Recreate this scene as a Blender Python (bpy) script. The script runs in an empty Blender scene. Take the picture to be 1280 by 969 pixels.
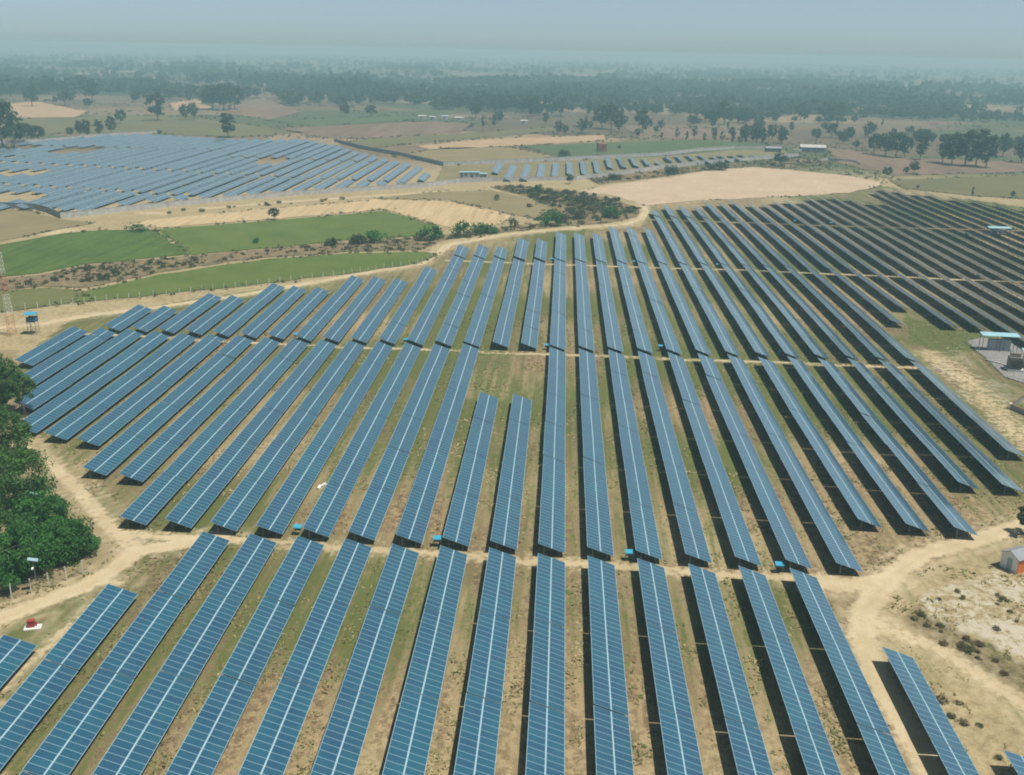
import bpy, math, random
import numpy as np
from mathutils import Vector, Euler, Matrix
R = math.radians
rng = np.random.default_rng(7)
random.seed(7)
SC = bpy.context.scene
COL = SC.collection

# ------------------------------------------------------------------ camera
F, PITCH, ROLL, YAW, CAMH = 1200.0, 0.33715728, 0.01865535, -0.04739526, 66.7
cy_, sy_, cp_, sp_ = math.cos(YAW), math.sin(YAW), math.cos(PITCH), math.sin(PITCH)
fw = Vector((sy_*cp_, cy_*cp_, -sp_)); rt = Vector((cy_, -sy_, 0)); up = rt.cross(fw)
r2 = rt*math.cos(ROLL) + up*math.sin(ROLL); u2 = -rt*math.sin(ROLL) + up*math.cos(ROLL)
cam = bpy.data.cameras.new('camera'); co = bpy.data.objects.new('camera', cam); COL.objects.link(co)
co.matrix_world = Matrix(((r2.x, u2.x, -fw.x, 0), (r2.y, u2.y, -fw.y, 0), (r2.z, u2.z, -fw.z, CAMH), (0, 0, 0, 1)))
cam.sensor_fit = 'HORIZONTAL'; cam.sensor_width = 36; cam.lens = 36*F/1280
cam.clip_start = .5; cam.clip_end = 30000
SC.camera = co

# ------------------------------------------------------------------ light
SUN = Vector((.38, -.13, 1)).normalized()
SUN_EL = math.asin(SUN.z); SUN_ROT = math.atan2(SUN.x, SUN.y)
w = bpy.data.worlds.new('World'); SC.world = w; w.use_nodes = True
nt = w.node_tree; nt.nodes.clear()
sky = nt.nodes.new('ShaderNodeTexSky'); sky.sky_type = 'NISHITA'; sky.sun_disc = False
sky.sun_elevation = SUN_EL; sky.sun_rotation = SUN_ROT; sky.dust_density = .45; sky.air_density = .5; sky.ozone_density = 3.5
bg = nt.nodes.new('ShaderNodeBackground'); bg.inputs[1].default_value = .094
ow = nt.nodes.new('ShaderNodeOutputWorld')
hs = nt.nodes.new('ShaderNodeHueSaturation'); hs.inputs['Saturation'].default_value = .50; hs.inputs['Value'].default_value = .95
nt.links.new(sky.outputs[0], hs.inputs['Color']); tn = nt.nodes.new('ShaderNodeMix'); tn.data_type = 'RGBA'; tn.blend_type = 'MULTIPLY'; tn.inputs[0].default_value = 1; tn.inputs[7].default_value = (.845, 1.0, .995, 1)
nt.links.new(hs.outputs[0], tn.inputs[6]); nt.links.new(tn.outputs[2], bg.inputs[0]); nt.links.new(bg.outputs[0], ow.inputs[0])
sl = bpy.data.lights.new('sun', 'SUN'); sl.energy = 4.7; sl.angle = R(.55); sl.color = (1, .945, .86)
so = bpy.data.objects.new('sun', sl); COL.objects.link(so); so.rotation_euler = SUN.to_track_quat('Z', 'Y').to_euler()
vs = SC.view_settings; vs.view_transform = 'Standard'; vs.look = 'None'; vs.gamma = 1; vs.exposure = 0.10; vs.use_curve_mapping = False
cyc = SC.cycles
cyc.use_denoising = True; cyc.max_bounces = 5; cyc.diffuse_bounces = 2; cyc.glossy_bounces = 2; cyc.transparent_max_bounces = 6
cyc.volume_bounces = 0; cyc.filter_width = 1.9
HAZE_DENSITY = .00043
HAZE_COLOR = (.53, .91, 1.0)

# ------------------------------------------------------------------ helpers
def ray(px, py):
    return fw + r2*((px-640)/F) - u2*((py-484.5)/F)
def G(px, py, z=0.0):                 # the ground point seen at a place of the photograph
    d = ray(px, py); t = (z-CAMH)/d.z
    return (d.x*t, d.y*t)
def GS(l, z=0.0): return [G(a, b, z) for a, b in l]

TX0, TY0, TD = -140.0, 60.0, 40.0
TZ = np.array([[.12,.16,-.02,-.2,-.2,-.1,.07,.04,.01,0],[.23,.29,.17,-.02,-.15,.08,.25,.15,.03,0],[.18,0,-.22,-.22,-.4,-.35,.16,.2,.04,0],
 [.18,-.18,-.45,-.21,-.35,-.29,.23,.19,.02,0],[.45,.14,-.41,-.14,.08,.32,.57,.24,-.01,0],[.48,.36,-.15,-.21,.07,.58,.58,.08,-.07,-.02],
 [.23,.34,.35,.18,.14,.52,.23,-.19,-.12,-.02],[.09,.2,.5,.6,.5,.6,.17,-.17,-.09,-.01],[.04,.1,.3,.5,.5,.41,.06,-.13,-.06,-.01],
 [.01,.06,.18,.27,.27,.1,-.28,-.36,-.18,-.05],[0,.01,.03,.09,.21,.06,-.52,-.77,-.5,-.16],[0,0,0,.03,.1,.04,-.5,-.9,-.7,-.25]])
TZ = np.pad(TZ, 2)
def hz(x, y):                         # gentle swells of the plant's ground
    gx = (np.asarray(x, float)-TX0)/TD+2; gy = (np.asarray(y, float)-TY0)/TD+2
    gx = np.clip(gx, 0, TZ.shape[1]-1.001); gy = np.clip(gy, 0, TZ.shape[0]-1.001)
    ix = gx.astype(int); iy = gy.astype(int); fx = gx-ix; fy = gy-iy
    fx = fx*fx*(3-2*fx)*.5+fx*.5; fy = fy*fy*(3-2*fy)*.5+fy*.5
    return (TZ[iy, ix]*(1-fx)+TZ[iy, ix+1]*fx)*(1-fy)+(TZ[iy+1, ix]*(1-fx)+TZ[iy+1, ix+1]*fx)*fy
def h1(x, y): return float(hz(x, y))

def vnoise(x, y, s, seed=0):
    x = np.asarray(x, float)/s; y = np.asarray(y, float)/s
    ix = np.floor(x).astype(np.int64); iy = np.floor(y).astype(np.int64); fx = x-ix; fy = y-iy
    fx = fx*fx*(3-2*fx); fy = fy*fy*(3-2*fy)
    def hh(a, b):
        n = (a*374761393 + b*668265263 + seed*974711) & 0x7fffffff
        n = ((n ^ (n >> 13))*1274126177) & 0x7fffffff
        return ((n ^ (n >> 16)) & 0xffff)/65535.0
    return (hh(ix, iy)*(1-fx)+hh(ix+1, iy)*fx)*(1-fy)+(hh(ix, iy+1)*(1-fx)+hh(ix+1, iy+1)*fx)*fy
def seg_dist(x, y, pl):
    d = np.full(np.shape(x), 1e9)
    for (ax, ay), (bx, by) in zip(pl[:-1], pl[1:]):
        vx, vy = bx-ax, by-ay; L = vx*vx+vy*vy+1e-9
        t = np.clip(((x-ax)*vx+(y-ay)*vy)/L, 0, 1)
        d = np.minimum(d, np.hypot(x-ax-t*vx, y-ay-t*vy))
    return d
def inside(x, y, pg):
    x = np.asarray(x, float); y = np.asarray(y, float); c = np.zeros(x.shape, bool); n = len(pg)
    for i in range(n):
        (ax, ay), (bx, by) = pg[i], pg[i-1]
        m = ((ay > y) != (by > y)) & (x < (bx-ax)*(y-ay)/((by-ay) if by != ay else 1e-9)+ax)
        c ^= m
    return c

def tag(o, label=None, cat=None, group=None, kind=None):
    if label: o['label'] = label
    if cat: o['category'] = cat
    if group: o['group'] = group
    if kind: o['kind'] = kind
    return o
def link(o, parent=None):
    COL.objects.link(o)
    if parent: o.parent = parent
    return o
def empty(name, loc, rz=0):
    o = bpy.data.objects.new(name, None); o.empty_display_size = .5
    o.location = loc; o.rotation_euler = (0, 0, rz); return link(o)

class MB:
    def __init__(s): s.v = []; s.f = []; s.m = []; s.uv = {}
    def quad(s, pts, m=0, uv=None):
        b = len(s.v); s.v += [tuple(p) for p in pts]; s.f.append(tuple(range(b, b+len(pts)))); s.m.append(m)
        if uv: s.uv[len(s.f)-1] = uv
    def box(s, c, d, m=0, rot=None):
        b = len(s.v)
        for dz in (-.5, .5):
            for dx, dy in ((-.5, -.5), (.5, -.5), (.5, .5), (-.5, .5)):
                p = Vector((dx*d[0], dy*d[1], dz*d[2]))
                if rot: p.rotate(rot)
                s.v.append((p.x+c[0], p.y+c[1], p.z+c[2]))
        for q in ((0, 3, 2, 1), (4, 5, 6, 7), (0, 1, 5, 4), (1, 2, 6, 5), (2, 3, 7, 6), (3, 0, 4, 7)):
            s.f.append(tuple(b+i for i in q)); s.m.append(m)
    def bar(s, a, b, w, m=0, n=4, w2=None):
        a = Vector(a); b = Vector(b); d = (b-a).normalized()
        u = d.cross(Vector((0, 0, 1)) if abs(d.z) < .95 else Vector((1, 0, 0))).normalized(); v = d.cross(u)
        w2 = w if w2 is None else w2; k = len(s.v)
        for p, r in ((a, w), (b, w2)):
            for i in range(n):
                t = 2*math.pi*(i+.5)/n
                q = p+u*(math.cos(t)*r)+v*(math.sin(t)*r); s.v.append(tuple(q))
        for i in range(n):
            j = (i+1) % n; s.f.append((k+i, k+j, k+n+j, k+n+i)); s.m.append(m)
        s.f.append(tuple(k+n-1-i for i in range(n))); s.m.append(m)
        s.f.append(tuple(k+n+i for i in range(n))); s.m.append(m)
    def mesh(s, name, mats):
        me = bpy.data.meshes.new(name); me.from_pydata(s.v, [], s.f)
        for m in (mats if isinstance(mats, (list, tuple)) else [mats]): me.materials.append(m)
        me.polygons.foreach_set('material_index', s.m)
        if s.uv:
            ul = me.uv_layers.new(name='UVMap')
            for fi, uv in s.uv.items():
                for li, c in zip(me.polygons[fi].loop_indices, uv): ul.data[li].uv = c
        me.update(); return me
    def obj(s, name, mats, parent=None): return link(bpy.data.objects.new(name, s.mesh(name, mats)), parent)

# ------------------------------------------------------------------ materials
class NT:
    def __init__(s, name):
        s.mat = bpy.data.materials.new(name); s.mat.use_nodes = True; s.t = s.mat.node_tree
        s.b = s.t.nodes['Principled BSDF']
    def n(s, typ, **kw):
        nd = s.t.nodes.new(typ)
        for k, v in kw.items():
            if k.startswith('i_'):
                key = k[2:]; nd.inputs[int(key) if key.isdigit() else key].default_value = v
            else: setattr(nd, k, v)
        return nd
    def l(s, a, b): s.t.links.new(a, b)
    def pos(s): return s.n('ShaderNodeNewGeometry').outputs['Position']
    def mapv(s, v, sc):
        m = s.n('ShaderNodeMapping'); m.inputs['Scale'].default_value = sc; s.l(v, m.inputs[0]); return m.outputs[0]
    def noise(s, v, sc, det=4, rough=.6):
        nd = s.n('ShaderNodeTexNoise'); nd.inputs['Scale'].default_value = sc; nd.inputs['Detail'].default_value = det; nd.inputs['Roughness'].default_value = rough
        s.l(v, nd.inputs['Vector']); return nd.outputs['Fac']
    def ramp(s, fac, lo, hi):
        m = s.n('ShaderNodeMapRange'); m.inputs[1].default_value = lo; m.inputs[2].default_value = hi; s.l(fac, m.inputs[0]); return m.outputs[0]
    def math(s, op, a, b=None, c=None):
        m = s.n('ShaderNodeMath', operation=op)
        for i, x in enumerate((a, b, c)):
            if x is None: continue
            if isinstance(x, (int, float)): m.inputs[i].default_value = x
            else: s.l(x, m.inputs[i])
        return m.outputs[0]
    def mix(s, fac, a, b):
        m = s.n('ShaderNodeMix', data_type='RGBA')
        for i, x in ((0, fac), (6, a), (7, b)):
            if isinstance(x, (int, float)): m.inputs[i].default_value = x
            elif isinstance(x, tuple): m.inputs[i].default_value = (*x, 1)
            else: s.l(x, m.inputs[i])
        return m.outputs[2]
    def attr(s, name): return s.n('ShaderNodeAttribute', attribute_name=name).outputs['Fac']
    def done(s, col, rough=.9, spec=.3, bump=None, bs=.3, bd=.1):
        if isinstance(col, tuple): s.b.inputs['Base Color'].default_value = (*col, 1)
        else: s.l(col, s.b.inputs['Base Color'])
        s.b.inputs['Roughness'].default_value = rough; s.b.inputs['Specular IOR Level'].default_value = spec
        if bump is not None:
            bn = s.n('ShaderNodeBump'); bn.inputs['Strength'].default_value = bs; bn.inputs['Distance'].default_value = bd
            s.l(bump, bn.inputs['Height']); s.l(bn.outputs[0], s.b.inputs['Normal'])
        return s.mat
def simple(name, col, rough=.7, metal=0, var=.18, scale=.7, spec=.4):
    m = NT(name); p = m.n('ShaderNodeTexCoord').outputs['Object']
    f = m.noise(p, scale, 5); c2 = tuple(max(0, c*(1-var*2)) for c in col); c1 = tuple(min(1, c*(1+var)) for c in col)
    m.b.inputs['Metallic'].default_value = metal
    return m.done(m.mix(m.ramp(f, .3, .7), c2, c1), rough, spec)

def panel_mat(name='solar_glass', reflection_tint=0.0):
    m = NT(name); uv = m.n('ShaderNodeUVMap').outputs[0]
    sx = m.n('ShaderNodeSeparateXYZ'); m.l(uv, sx.inputs[0]); U, V = sx.outputs[0], sx.outputs[1]
    def edge(x, wd):
        fr = m.math('FRACT', x); a = m.math('ABSOLUTE', m.math('SUBTRACT', fr, .5))
        return m.math('GREATER_THAN', a, .5-wd)
    line = m.math('MAXIMUM', edge(V, .029), edge(U, .009))
    fl = m.n('ShaderNodeVectorMath', operation='FLOOR'); m.l(uv, fl.inputs[0])
    rnd = m.n('ShaderNodeObjectInfo').outputs['Random']
    cb = m.n('ShaderNodeCombineXYZ'); m.l(m.math('MULTIPLY', rnd, 57.0), cb.inputs[0]); m.l(m.math('MULTIPLY', rnd, 131.0), cb.inputs[1])
    ad = m.n('ShaderNodeVectorMath', operation='ADD'); m.l(fl.outputs[0], ad.inputs[0]); m.l(cb.outputs[0], ad.inputs[1])
    wn = m.n('ShaderNodeTexWhiteNoise', noise_dimensions='2D'); m.l(ad.outputs[0], wn.inputs['Vector'])
    ps = m.pos(); patch = m.noise(m.mapv(ps, (.35, .045, .1)), 1.0, 2)
    k = m.math('ADD', m.math('MULTIPLY', wn.outputs['Value'], .55), m.math('MULTIPLY', m.ramp(patch, .35, .65), .5))
    cell = m.mix(k, (.002, .054, .128), (.0004, .098, .152))
    cell = m.mix(m.math('MULTIPLY', rnd, .3), cell, (.004, .062, .108))
    # silver fingers between the cells, and a film of dust
    cu = edge(m.math('MULTIPLY', U, 12.0), .03); cv = edge(m.math('MULTIPLY', V, 6.0), .03)
    cell = m.mix(m.math('MULTIPLY', m.math('MAXIMUM', cu, cv), .10), cell, (.25, .32, .38))
    dust = m.noise(ps, .5, 5)
    cell = m.mix(m.math('MULTIPLY', m.ramp(dust, .4, .8), .03), cell, (.40, .36, .28))
    col = m.mix(line, cell, (.25, .41, .47))
    # pale blue-grey painted in towards grazing view, in place of reflected bright haze
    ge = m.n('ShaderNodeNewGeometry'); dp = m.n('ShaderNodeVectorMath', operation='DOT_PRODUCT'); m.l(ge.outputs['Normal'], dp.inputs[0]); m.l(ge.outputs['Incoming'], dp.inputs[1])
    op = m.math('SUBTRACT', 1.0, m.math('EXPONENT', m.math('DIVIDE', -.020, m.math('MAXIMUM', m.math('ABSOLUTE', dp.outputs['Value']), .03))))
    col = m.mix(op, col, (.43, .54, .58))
    if reflection_tint: col = m.mix(m.math('MULTIPLY_ADD', dust, reflection_tint, reflection_tint*.5), col, (.44, .50, .53))  # mottled pale tint, standing in for low sky mirrored in the glass
    m.b.inputs['Coat Weight'].default_value = 1.0; m.b.inputs['Coat Roughness'].default_value = .14; m.b.inputs['Coat IOR'].default_value = 1.75; m.b.inputs['IOR'].default_value = 1.6; m.b.inputs['Sheen Weight'].default_value = 1.0; m.b.inputs['Sheen Roughness'].default_value = .22; m.b.inputs['Sheen Tint'].default_value = (.88, .95, 1, 1)
    rg = m.math('MULTIPLY_ADD', dust, .12, .12); m.l(rg, m.b.inputs['Roughness'])
    m.done(col, .2, .7); m.l(rg, m.b.inputs['Roughness']); return m.mat
M = {}
M['glass'] = panel_mat(); M['reflection_tinted_glass'] = panel_mat('reflection_tinted_solar_glass', .22)  # second glass, for far rows: pale sky reflection put into its colour
M['frame'] = simple('aluminium_frame', (.42, .50, .54), .35, .0, .06)
M['clip'] = simple('pale_backsheet_strip', (.31, .45, .51), .5, 0, .05)
M['back'] = simple('panel_backsheet', (.10, .11, .12), .7, 0, .1)
M['steel'] = simple('galvanised_steel', (.22, .23, .23), .5, .4, .12)
M['concrete'] = simple('precast_concrete', (.50, .50, .48), .9, 0, .12, .4)
M['slate'] = simple('grey_precast_wall', (.25, .27, .29), .9, 0, .12, .4)
M['white'] = simple('white_paint', (.78, .78, .76), .6, 0, .06)
M['whitepost'] = simple('whitewashed_post', (.62, .62, .58), .8, 0, .1)
M['cyan'] = simple('sky_blue_sheet', (.05, .36, .52), .45, 0, .08)
M['palecyan'] = simple('pale_blue_sheet', (.33, .55, .62), .45, 0, .08)
M['blue'] = simple('blue_cabin_paint', (.02, .14, .26), .5, 0, .1)
M['red'] = simple('red_paint', (.36, .05, .045), .5, 0, .1)
M['redmast'] = simple('mast_red_paint', (.52, .13, .08), .6, 0, .1)
M['orange'] = simple('orange_paint', (.62, .17, .04), .7, 0, .12)
M['greycab'] = simple('grey_cabinet_paint', (.36, .40, .42), .5, 0, .1)
M['darkgrey'] = simple('dark_grey_steel', (.10, .11, .12), .6, 0, .15)
M['roofgrey'] = simple('grey_roof_sheet', (.27, .29, .31), .6, 0, .12)
M['brick'] = simple('red_brickwork', (.27, .12, .09), .9, 0, .2, 1.5)
M['brown'] = simple('brown_coping', (.20, .11, .07), .9, 0, .2, 1.5)
M['gravel'] = simple('grey_gravel', (.27, .26, .25), .95, 0, .3, 2.5)
M['transformer'] = simple('transformer_grey', (.20, .19, .17), .6, 0, .12)
M['darkglass'] = simple('window_glass', (.03, .04, .05), .15, 0, .1)
M['bark'] = simple('tree_bark', (.17, .13, .09), .9, 0, .25, 1.2)

def leaf_mat(name, a, b, c):
    m = NT(name); rnd = m.n('ShaderNodeObjectInfo').outputs['Random']; cl = m.attr('clump')
    col = m.mix(cl, a, b); col = m.mix(m.math('MULTIPLY', rnd, .6), col, c)
    m.b.inputs['Subsurface Weight'].default_value = 0
    mt = m.done(col, .6, .25)
    tr = m.n('ShaderNodeBsdfTranslucent'); m.l(m.mix(.4, col, (.12, .20, .03)), tr.inputs[0])
    mx = m.n('ShaderNodeMixShader'); mx.inputs[0].default_value = .25
    out = m.t.nodes['Material Output']; m.l(m.b.outputs[0], mx.inputs[1]); m.l(tr.outputs[0], mx.inputs[2]); m.l(mx.outputs[0], out.inputs[0])
    return mt
M['leaf_dark'] = leaf_mat('dark_foliage', (.020, .040, .018), (.045, .075, .026), (.035, .055, .022))
M['leaf_bright'] = leaf_mat('bright_foliage', (.022, .092, .016), (.072, .215, .036), (.045, .15, .026))
M['leaf_mid'] = leaf_mat('mid_green_foliage', (.030, .092, .018), (.090, .195, .036), (.062, .14, .028))
M['scrub'] = leaf_mat('scrub_leaves', (.048, .082, .026), (.135, .135, .060), (.085, .095, .040))
M['leaf_grey'] = leaf_mat('grey_green_foliage', (.045, .058, .032), (.095, .105, .055), (.07, .08, .045))
M['leaf_dry'] = leaf_mat('dry_scrub_foliage', (.07, .052, .032), (.14, .105, .06), (.09, .085, .045))

# ------------------------------------------------------------------ ground sheet
ROADS = [  # (polyline, half width, strength)
 (GS([(-60, 800), (0, 775), (60, 752), (120, 728), (158, 700), (172, 688), (215, 682), (280, 668)]), 1.6, 1.0),
 (GS([(172, 690), (140, 660), (112, 628), (88, 602), (70, 585), (30, 560)]), 1.2, .85),
 (GS([(0, 862), (60, 808), (110, 765), (150, 725)]), .9, .7),
 (GS([(1330, 640), (1280, 655), (1215, 674), (1150, 692), (1105, 728), (1080, 765), (1078, 800), (1098, 850), (1140, 915), (1180, 990)]), 1.9, .95),
 (GS([(1010, 728), (1060, 732), (1110, 722)]), 2.0, .9),
 (GS([(1085, 775), (1120, 790), (1180, 815), (1280, 880), (1330, 920)]), 1.6, .7),
 (GS([(-40, 415), (40, 408), (120, 395), (200, 385), (290, 372), (430, 347), (525, 331), (548, 318), (560, 308), (600, 301), (640, 294), (700, 288), (780, 282), (802, 274), (808, 264), (800, 252)]), 2.0, .85),
 (GS([(-60, 316), (0, 304), (80, 288), (140, 273), (210, 265), (350, 253), (540, 240), (650, 238)]), 2.6, .95),
 (GS([(1160, 445), (1200, 470), (1240, 510), (1290, 560)]), 5, .55),
]
PAB = lambda x: 118.0-.045*x
PBC = lambda x: 214.5-.030*x
PCD = lambda x: 313.6-.030*x
PDE = lambda x: 411.0-.010*x
PATHS = [([(-62, PAB(-62)), (40, PAB(40))], 1.0), ([(-118, PBC(-118)), (84, PBC(84))], .75), ([(-38, PCD(-38)), (140, PCD(140))], .75), ([(50, PDE(50)), (190, PDE(190))], .8)]
PLANT = GS([(0, 1060), (0, 790), (170, 700), (60, 560), (0, 470), (90, 400), (180, 385), (440, 345), (530, 330), (575, 305), (700, 290), (800, 285), (812, 258), (930, 248), (1100, 232), (1280, 258), (1420, 300), (1330, 640), (1090, 730), (1080, 800), (1200, 1060)])
SAND = GS([(1150, 745), (1200, 725), (1290, 700), (1330, 860), (1235, 800), (1165, 775)])
SAND2 = GS([(1150, 445), (1205, 440), (1225, 470), (1300, 500), (1300, 560), (1250, 545), (1190, 490)])
SCRUB = GS([(1125, 775), (1150, 760), (1200, 785), (1290, 835), (1290, 870), (1210, 830)])
OLIVE = GS([(1130, 400), (1200, 415), (1260, 430), (1190, 448), (1140, 430)])
SHRUBSIDE = GS([(-40, 770), (0, 755), (60, 735), (120, 715), (150, 690), (100, 625), (70, 590), (40, 560), (20, 440), (-60, 430)])
GREENS = [GS([(720, 235), (800, 252), (1100, 236), (1100, 262), (830, 300)])]

def build_ground():
    xs = np.concatenate([-np.geomspace(9500, 152, 40), np.arange(-150, 231, 1.15), np.geomspace(233, 9500, 40)])
    ys = np.concatenate([-np.geomspace(900, 20, 12), np.arange(0, 50, 5), np.arange(50, 330, 1.15), np.arange(332, 560, 4), np.geomspace(565, 12500, 50)])
    X, Y = np.meshgrid(xs, ys); Z = hz(X, Y)+(vnoise(X, Y, 3.0, 3)-.5)*.10*np.exp(-((Y-200)/400)**2)
    nx, ny = len(xs), len(ys)
    V = np.stack([X, Y, Z], -1).reshape(-1, 3)
    i = np.arange(nx-1)[None]+np.arange(ny-1)[:, None]*nx
    Fq = np.stack([i, i+1, i+1+nx, i+nx], -1).reshape(-1, 4)
    me = bpy.data.meshes.new('ground')
    me.vertices.add(len(V)); me.vertices.foreach_set('co', V.ravel())
    me.loops.add(Fq.size); me.loops.foreach_set('vertex_index', Fq.ravel().astype(np.int32))
    me.polygons.add(len(Fq)); me.polygons.foreach_set('loop_start', (np.arange(len(Fq))*4).astype(np.int32))
    me.update(calc_edges=True)
    x, y = V[:, 0], V[:, 1]
    road = np.zeros(len(V))
    for pl, hw, st in ROADS: road = np.maximum(road, st*np.clip(1.15-seg_dist(x, y, pl)/(hw*1.35), 0, 1))
    for pl, hw in PATHS: road = np.maximum(road, .8*np.clip(1.2-seg_dist(x, y, pl)/(hw*1.3), 0, 1))
    road = np.maximum(road, .46*np.exp(-(np.abs(y-PAB(x))/3.6)**2)*((x > -60) & (x < 40)))
    for pl, hw in PATHS[1:]: road = np.maximum(road, .36*np.exp(-(seg_dist(x, y, pl)/3.0)**2))
    rut = np.zeros(len(V))
    for pl, hw, st in ROADS[:7]:
        d = seg_dist(x, y, pl); ok = d < 5
        rut = np.maximum(rut, np.where(ok, np.exp(-((d-1.0)/.55)**2)+.7*np.exp(-((d-2.9)/.5)**2), 0)*st)
    def put(name, a):
        at = me.attributes.new(name, 'FLOAT', 'POINT'); at.data.foreach_set('value', a.astype(np.float32))
    put('road', road); put('rut', rut)
    plant = inside(x, y, PLANT).astype(float); put('plant', plant)
    put('pale', np.maximum(inside(x, y, SAND)*1.0, inside(x, y, SAND2)*.35))
    put('scrub', np.maximum(inside(x, y, SCRUB)*1.0, inside(x, y, SHRUBSIDE)*.55))
    gr = .30+.6*vnoise(x, y, 26, 5)
    gr = np.where(plant > 0, gr+.18*np.exp(-((x+15)/45)**2)*np.clip((y-110)/90, 0, 1), .25)
    gr = np.where((x > 34) & (y < 150) & (plant == 0), .30+.35*vnoise(x, y, 9, 6), gr)
    gr += .45*inside(x, y, OLIVE)
    gr -= .10*((x > -18) & (x < 0) & (y > 183) & (y < 213))
    put('green', gr)
    m = NT('plant_ground'); P = m.pos()
    sp = m.n('ShaderNodeSeparateXYZ'); m.l(P, sp.inputs[0])
    n1 = m.noise(P, .12, 6, .65); n2 = m.noise(P, .9, 5, .7); n3 = m.noise(m.mapv(P, (.7, .05, .5)), 1.0, 4); n4 = m.noise(P, .03, 4); n5 = m.noise(P, 3.0, 3, .7)
    base = m.mix(m.ramp(n1, .35, .65), (.262, .208, .110), (.365, .298, .162))
    base = m.mix(m.ramp(n2, .45, .75), base, (.44, .37, .215))
    base = m.mix(m.math('MULTIPLY', m.ramp(n2, .5, .28), .6), base, (.145, .105, .055))
    # strips between the rows: bare brown earth with a pale wheel track
    soil = m.mix(m.ramp(n3, .35, .65), (.115, .080, .045), (.225, .160, .090))
    soil = m.mix(m.math('MULTIPLY', m.ramp(n2, .47, .60), .80), soil, (.39, .30, .165))
    ph = m.math('FRACT', m.math('DIVIDE', m.math('ADD', sp.outputs[0], 121.16273+600*6.75), 6.75))
    tr = m.ramp(m.math('ABSOLUTE', m.math('SUBTRACT', ph, .52)), .09, .03)
    soil = m.mix(m.math('MULTIPLY', tr, m.ramp(n3, .42, .62)), soil, (.34, .26, .145))
    n6 = m.noise(P, 7.0, 3, .75)
    soil = m.mix(m.math('MULTIPLY', m.ramp(n6, .50, .66), .45), soil, (.46, .37, .21)); soil = m.mix(m.math('MULTIPLY', m.ramp(n6, .46, .34), .45), soil, (.075, .058, .028))
    base = m.mix(m.math('MULTIPLY', m.ramp(n6, .50, .66), .35), base, (.50, .41, .24)); base = m.mix(m.math('MULTIPLY', m.ramp(n6, .46, .34), .4), base, (.12, .095, .045))
    pl = m.attr('plant')
    base = m.mix(m.math('MULTIPLY', pl, m.ramp(n4, .38, .55)), base, soil)
    gmask = m.math('MULTIPLY', m.ramp(m.math('ADD', m.attr('green'), m.math('ADD', m.math('SUBTRACT', n3, .5), m.math('SUBTRACT', n2, .5))), .52, .82), .85)
    base = m.mix(gmask, base, m.mix(n5, (.045, .078, .014), (.10, .130, .030)))
    sc = m.math('MULTIPLY', m.attr('scrub'), m.ramp(n2, .35, .6))
    base = m.mix(sc, base, m.mix(n1, (.085, .055, .032), (.13, .12, .055)))
    pale = m.math('MULTIPLY', m.attr('pale'), m.ramp(m.math('ADD', n2, m.math('MULTIPLY', m.math('SUBTRACT', n1, .5), .9)), .46, .60))
    base = m.mix(pale, base, m.mix(n5, (.36, .32, .23), (.54, .50, .40)))
    rd = m.ramp(m.math('ADD', m.attr('road'), m.math('MULTIPLY', m.math('SUBTRACT', n2, .5), 1.5)), .34, .62)
    base = m.mix(rd, base, m.mix(m.ramp(n1, .3, .7), (.395, .318, .180), (.53, .44, .275)))
    rt_ = m.math('MULTIPLY', m.attr('rut'), m.ramp(m.noise(P, .35, 3), .3, .6))
    base = m.mix(m.math('MULTIPLY', rt_, .75), base, (.58, .49, .33))
    base = m.mix(m.math('MULTIPLY', m.math('MULTIPLY', rd, m.ramp(n5, .55, .75)), .5), base, (.27, .20, .105))
    # the country beyond: a patchwork of fallow, stubble and crop
    vo = m.n('ShaderNodeTexVoronoi'); vo.inputs['Scale'].default_value = .006; vo.inputs['Randomness'].default_value = .9; m.l(m.mapv(P, (.8, 1.35, 1)), vo.inputs['Vector'])
    sv = m.n('ShaderNodeSeparateColor'); m.l(vo.outputs['Color'], sv.inputs[0])
    far = m.mix(m.ramp(sv.outputs[0], .2, .9), (.125, .098, .060), (.215, .160, .098))
    far = m.mix(m.math('GREATER_THAN', sv.outputs[1], .66), far, (.085, .105, .045))
    far = m.mix(m.math('GREATER_THAN', sv.outputs[2], .86), far, (.30, .225, .13))
    far = m.mix(m.math('MULTIPLY', m.ramp(m.noise(P, .05, 6, .7), .42, .62), .45), far, (.10, .085, .05))
    wood = m.math('MULTIPLY', m.ramp(sp.outputs[1], 1050, 1500), m.ramp(m.noise(m.mapv(P, (1, 1.6, 1)), .006, 5, .6), .46, .6))
    far = m.mix(wood, far, m.mix(m.ramp(m.noise(P, .04, 4), .35, .65), (.030, .045, .020), (.075, .085, .04)))
    fm = m.ramp(sp.outputs[1], 560, 640)
    base = m.mix(fm, base, far)
    me.materials.append(m.done(base, .95, .15, m.math('ADD', n2, m.math('MULTIPLY', n5, .4)), .5, .25))
    o = link(bpy.data.objects.new('ground', me)); tag(o, kind='structure'); return o
build_ground()

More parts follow.
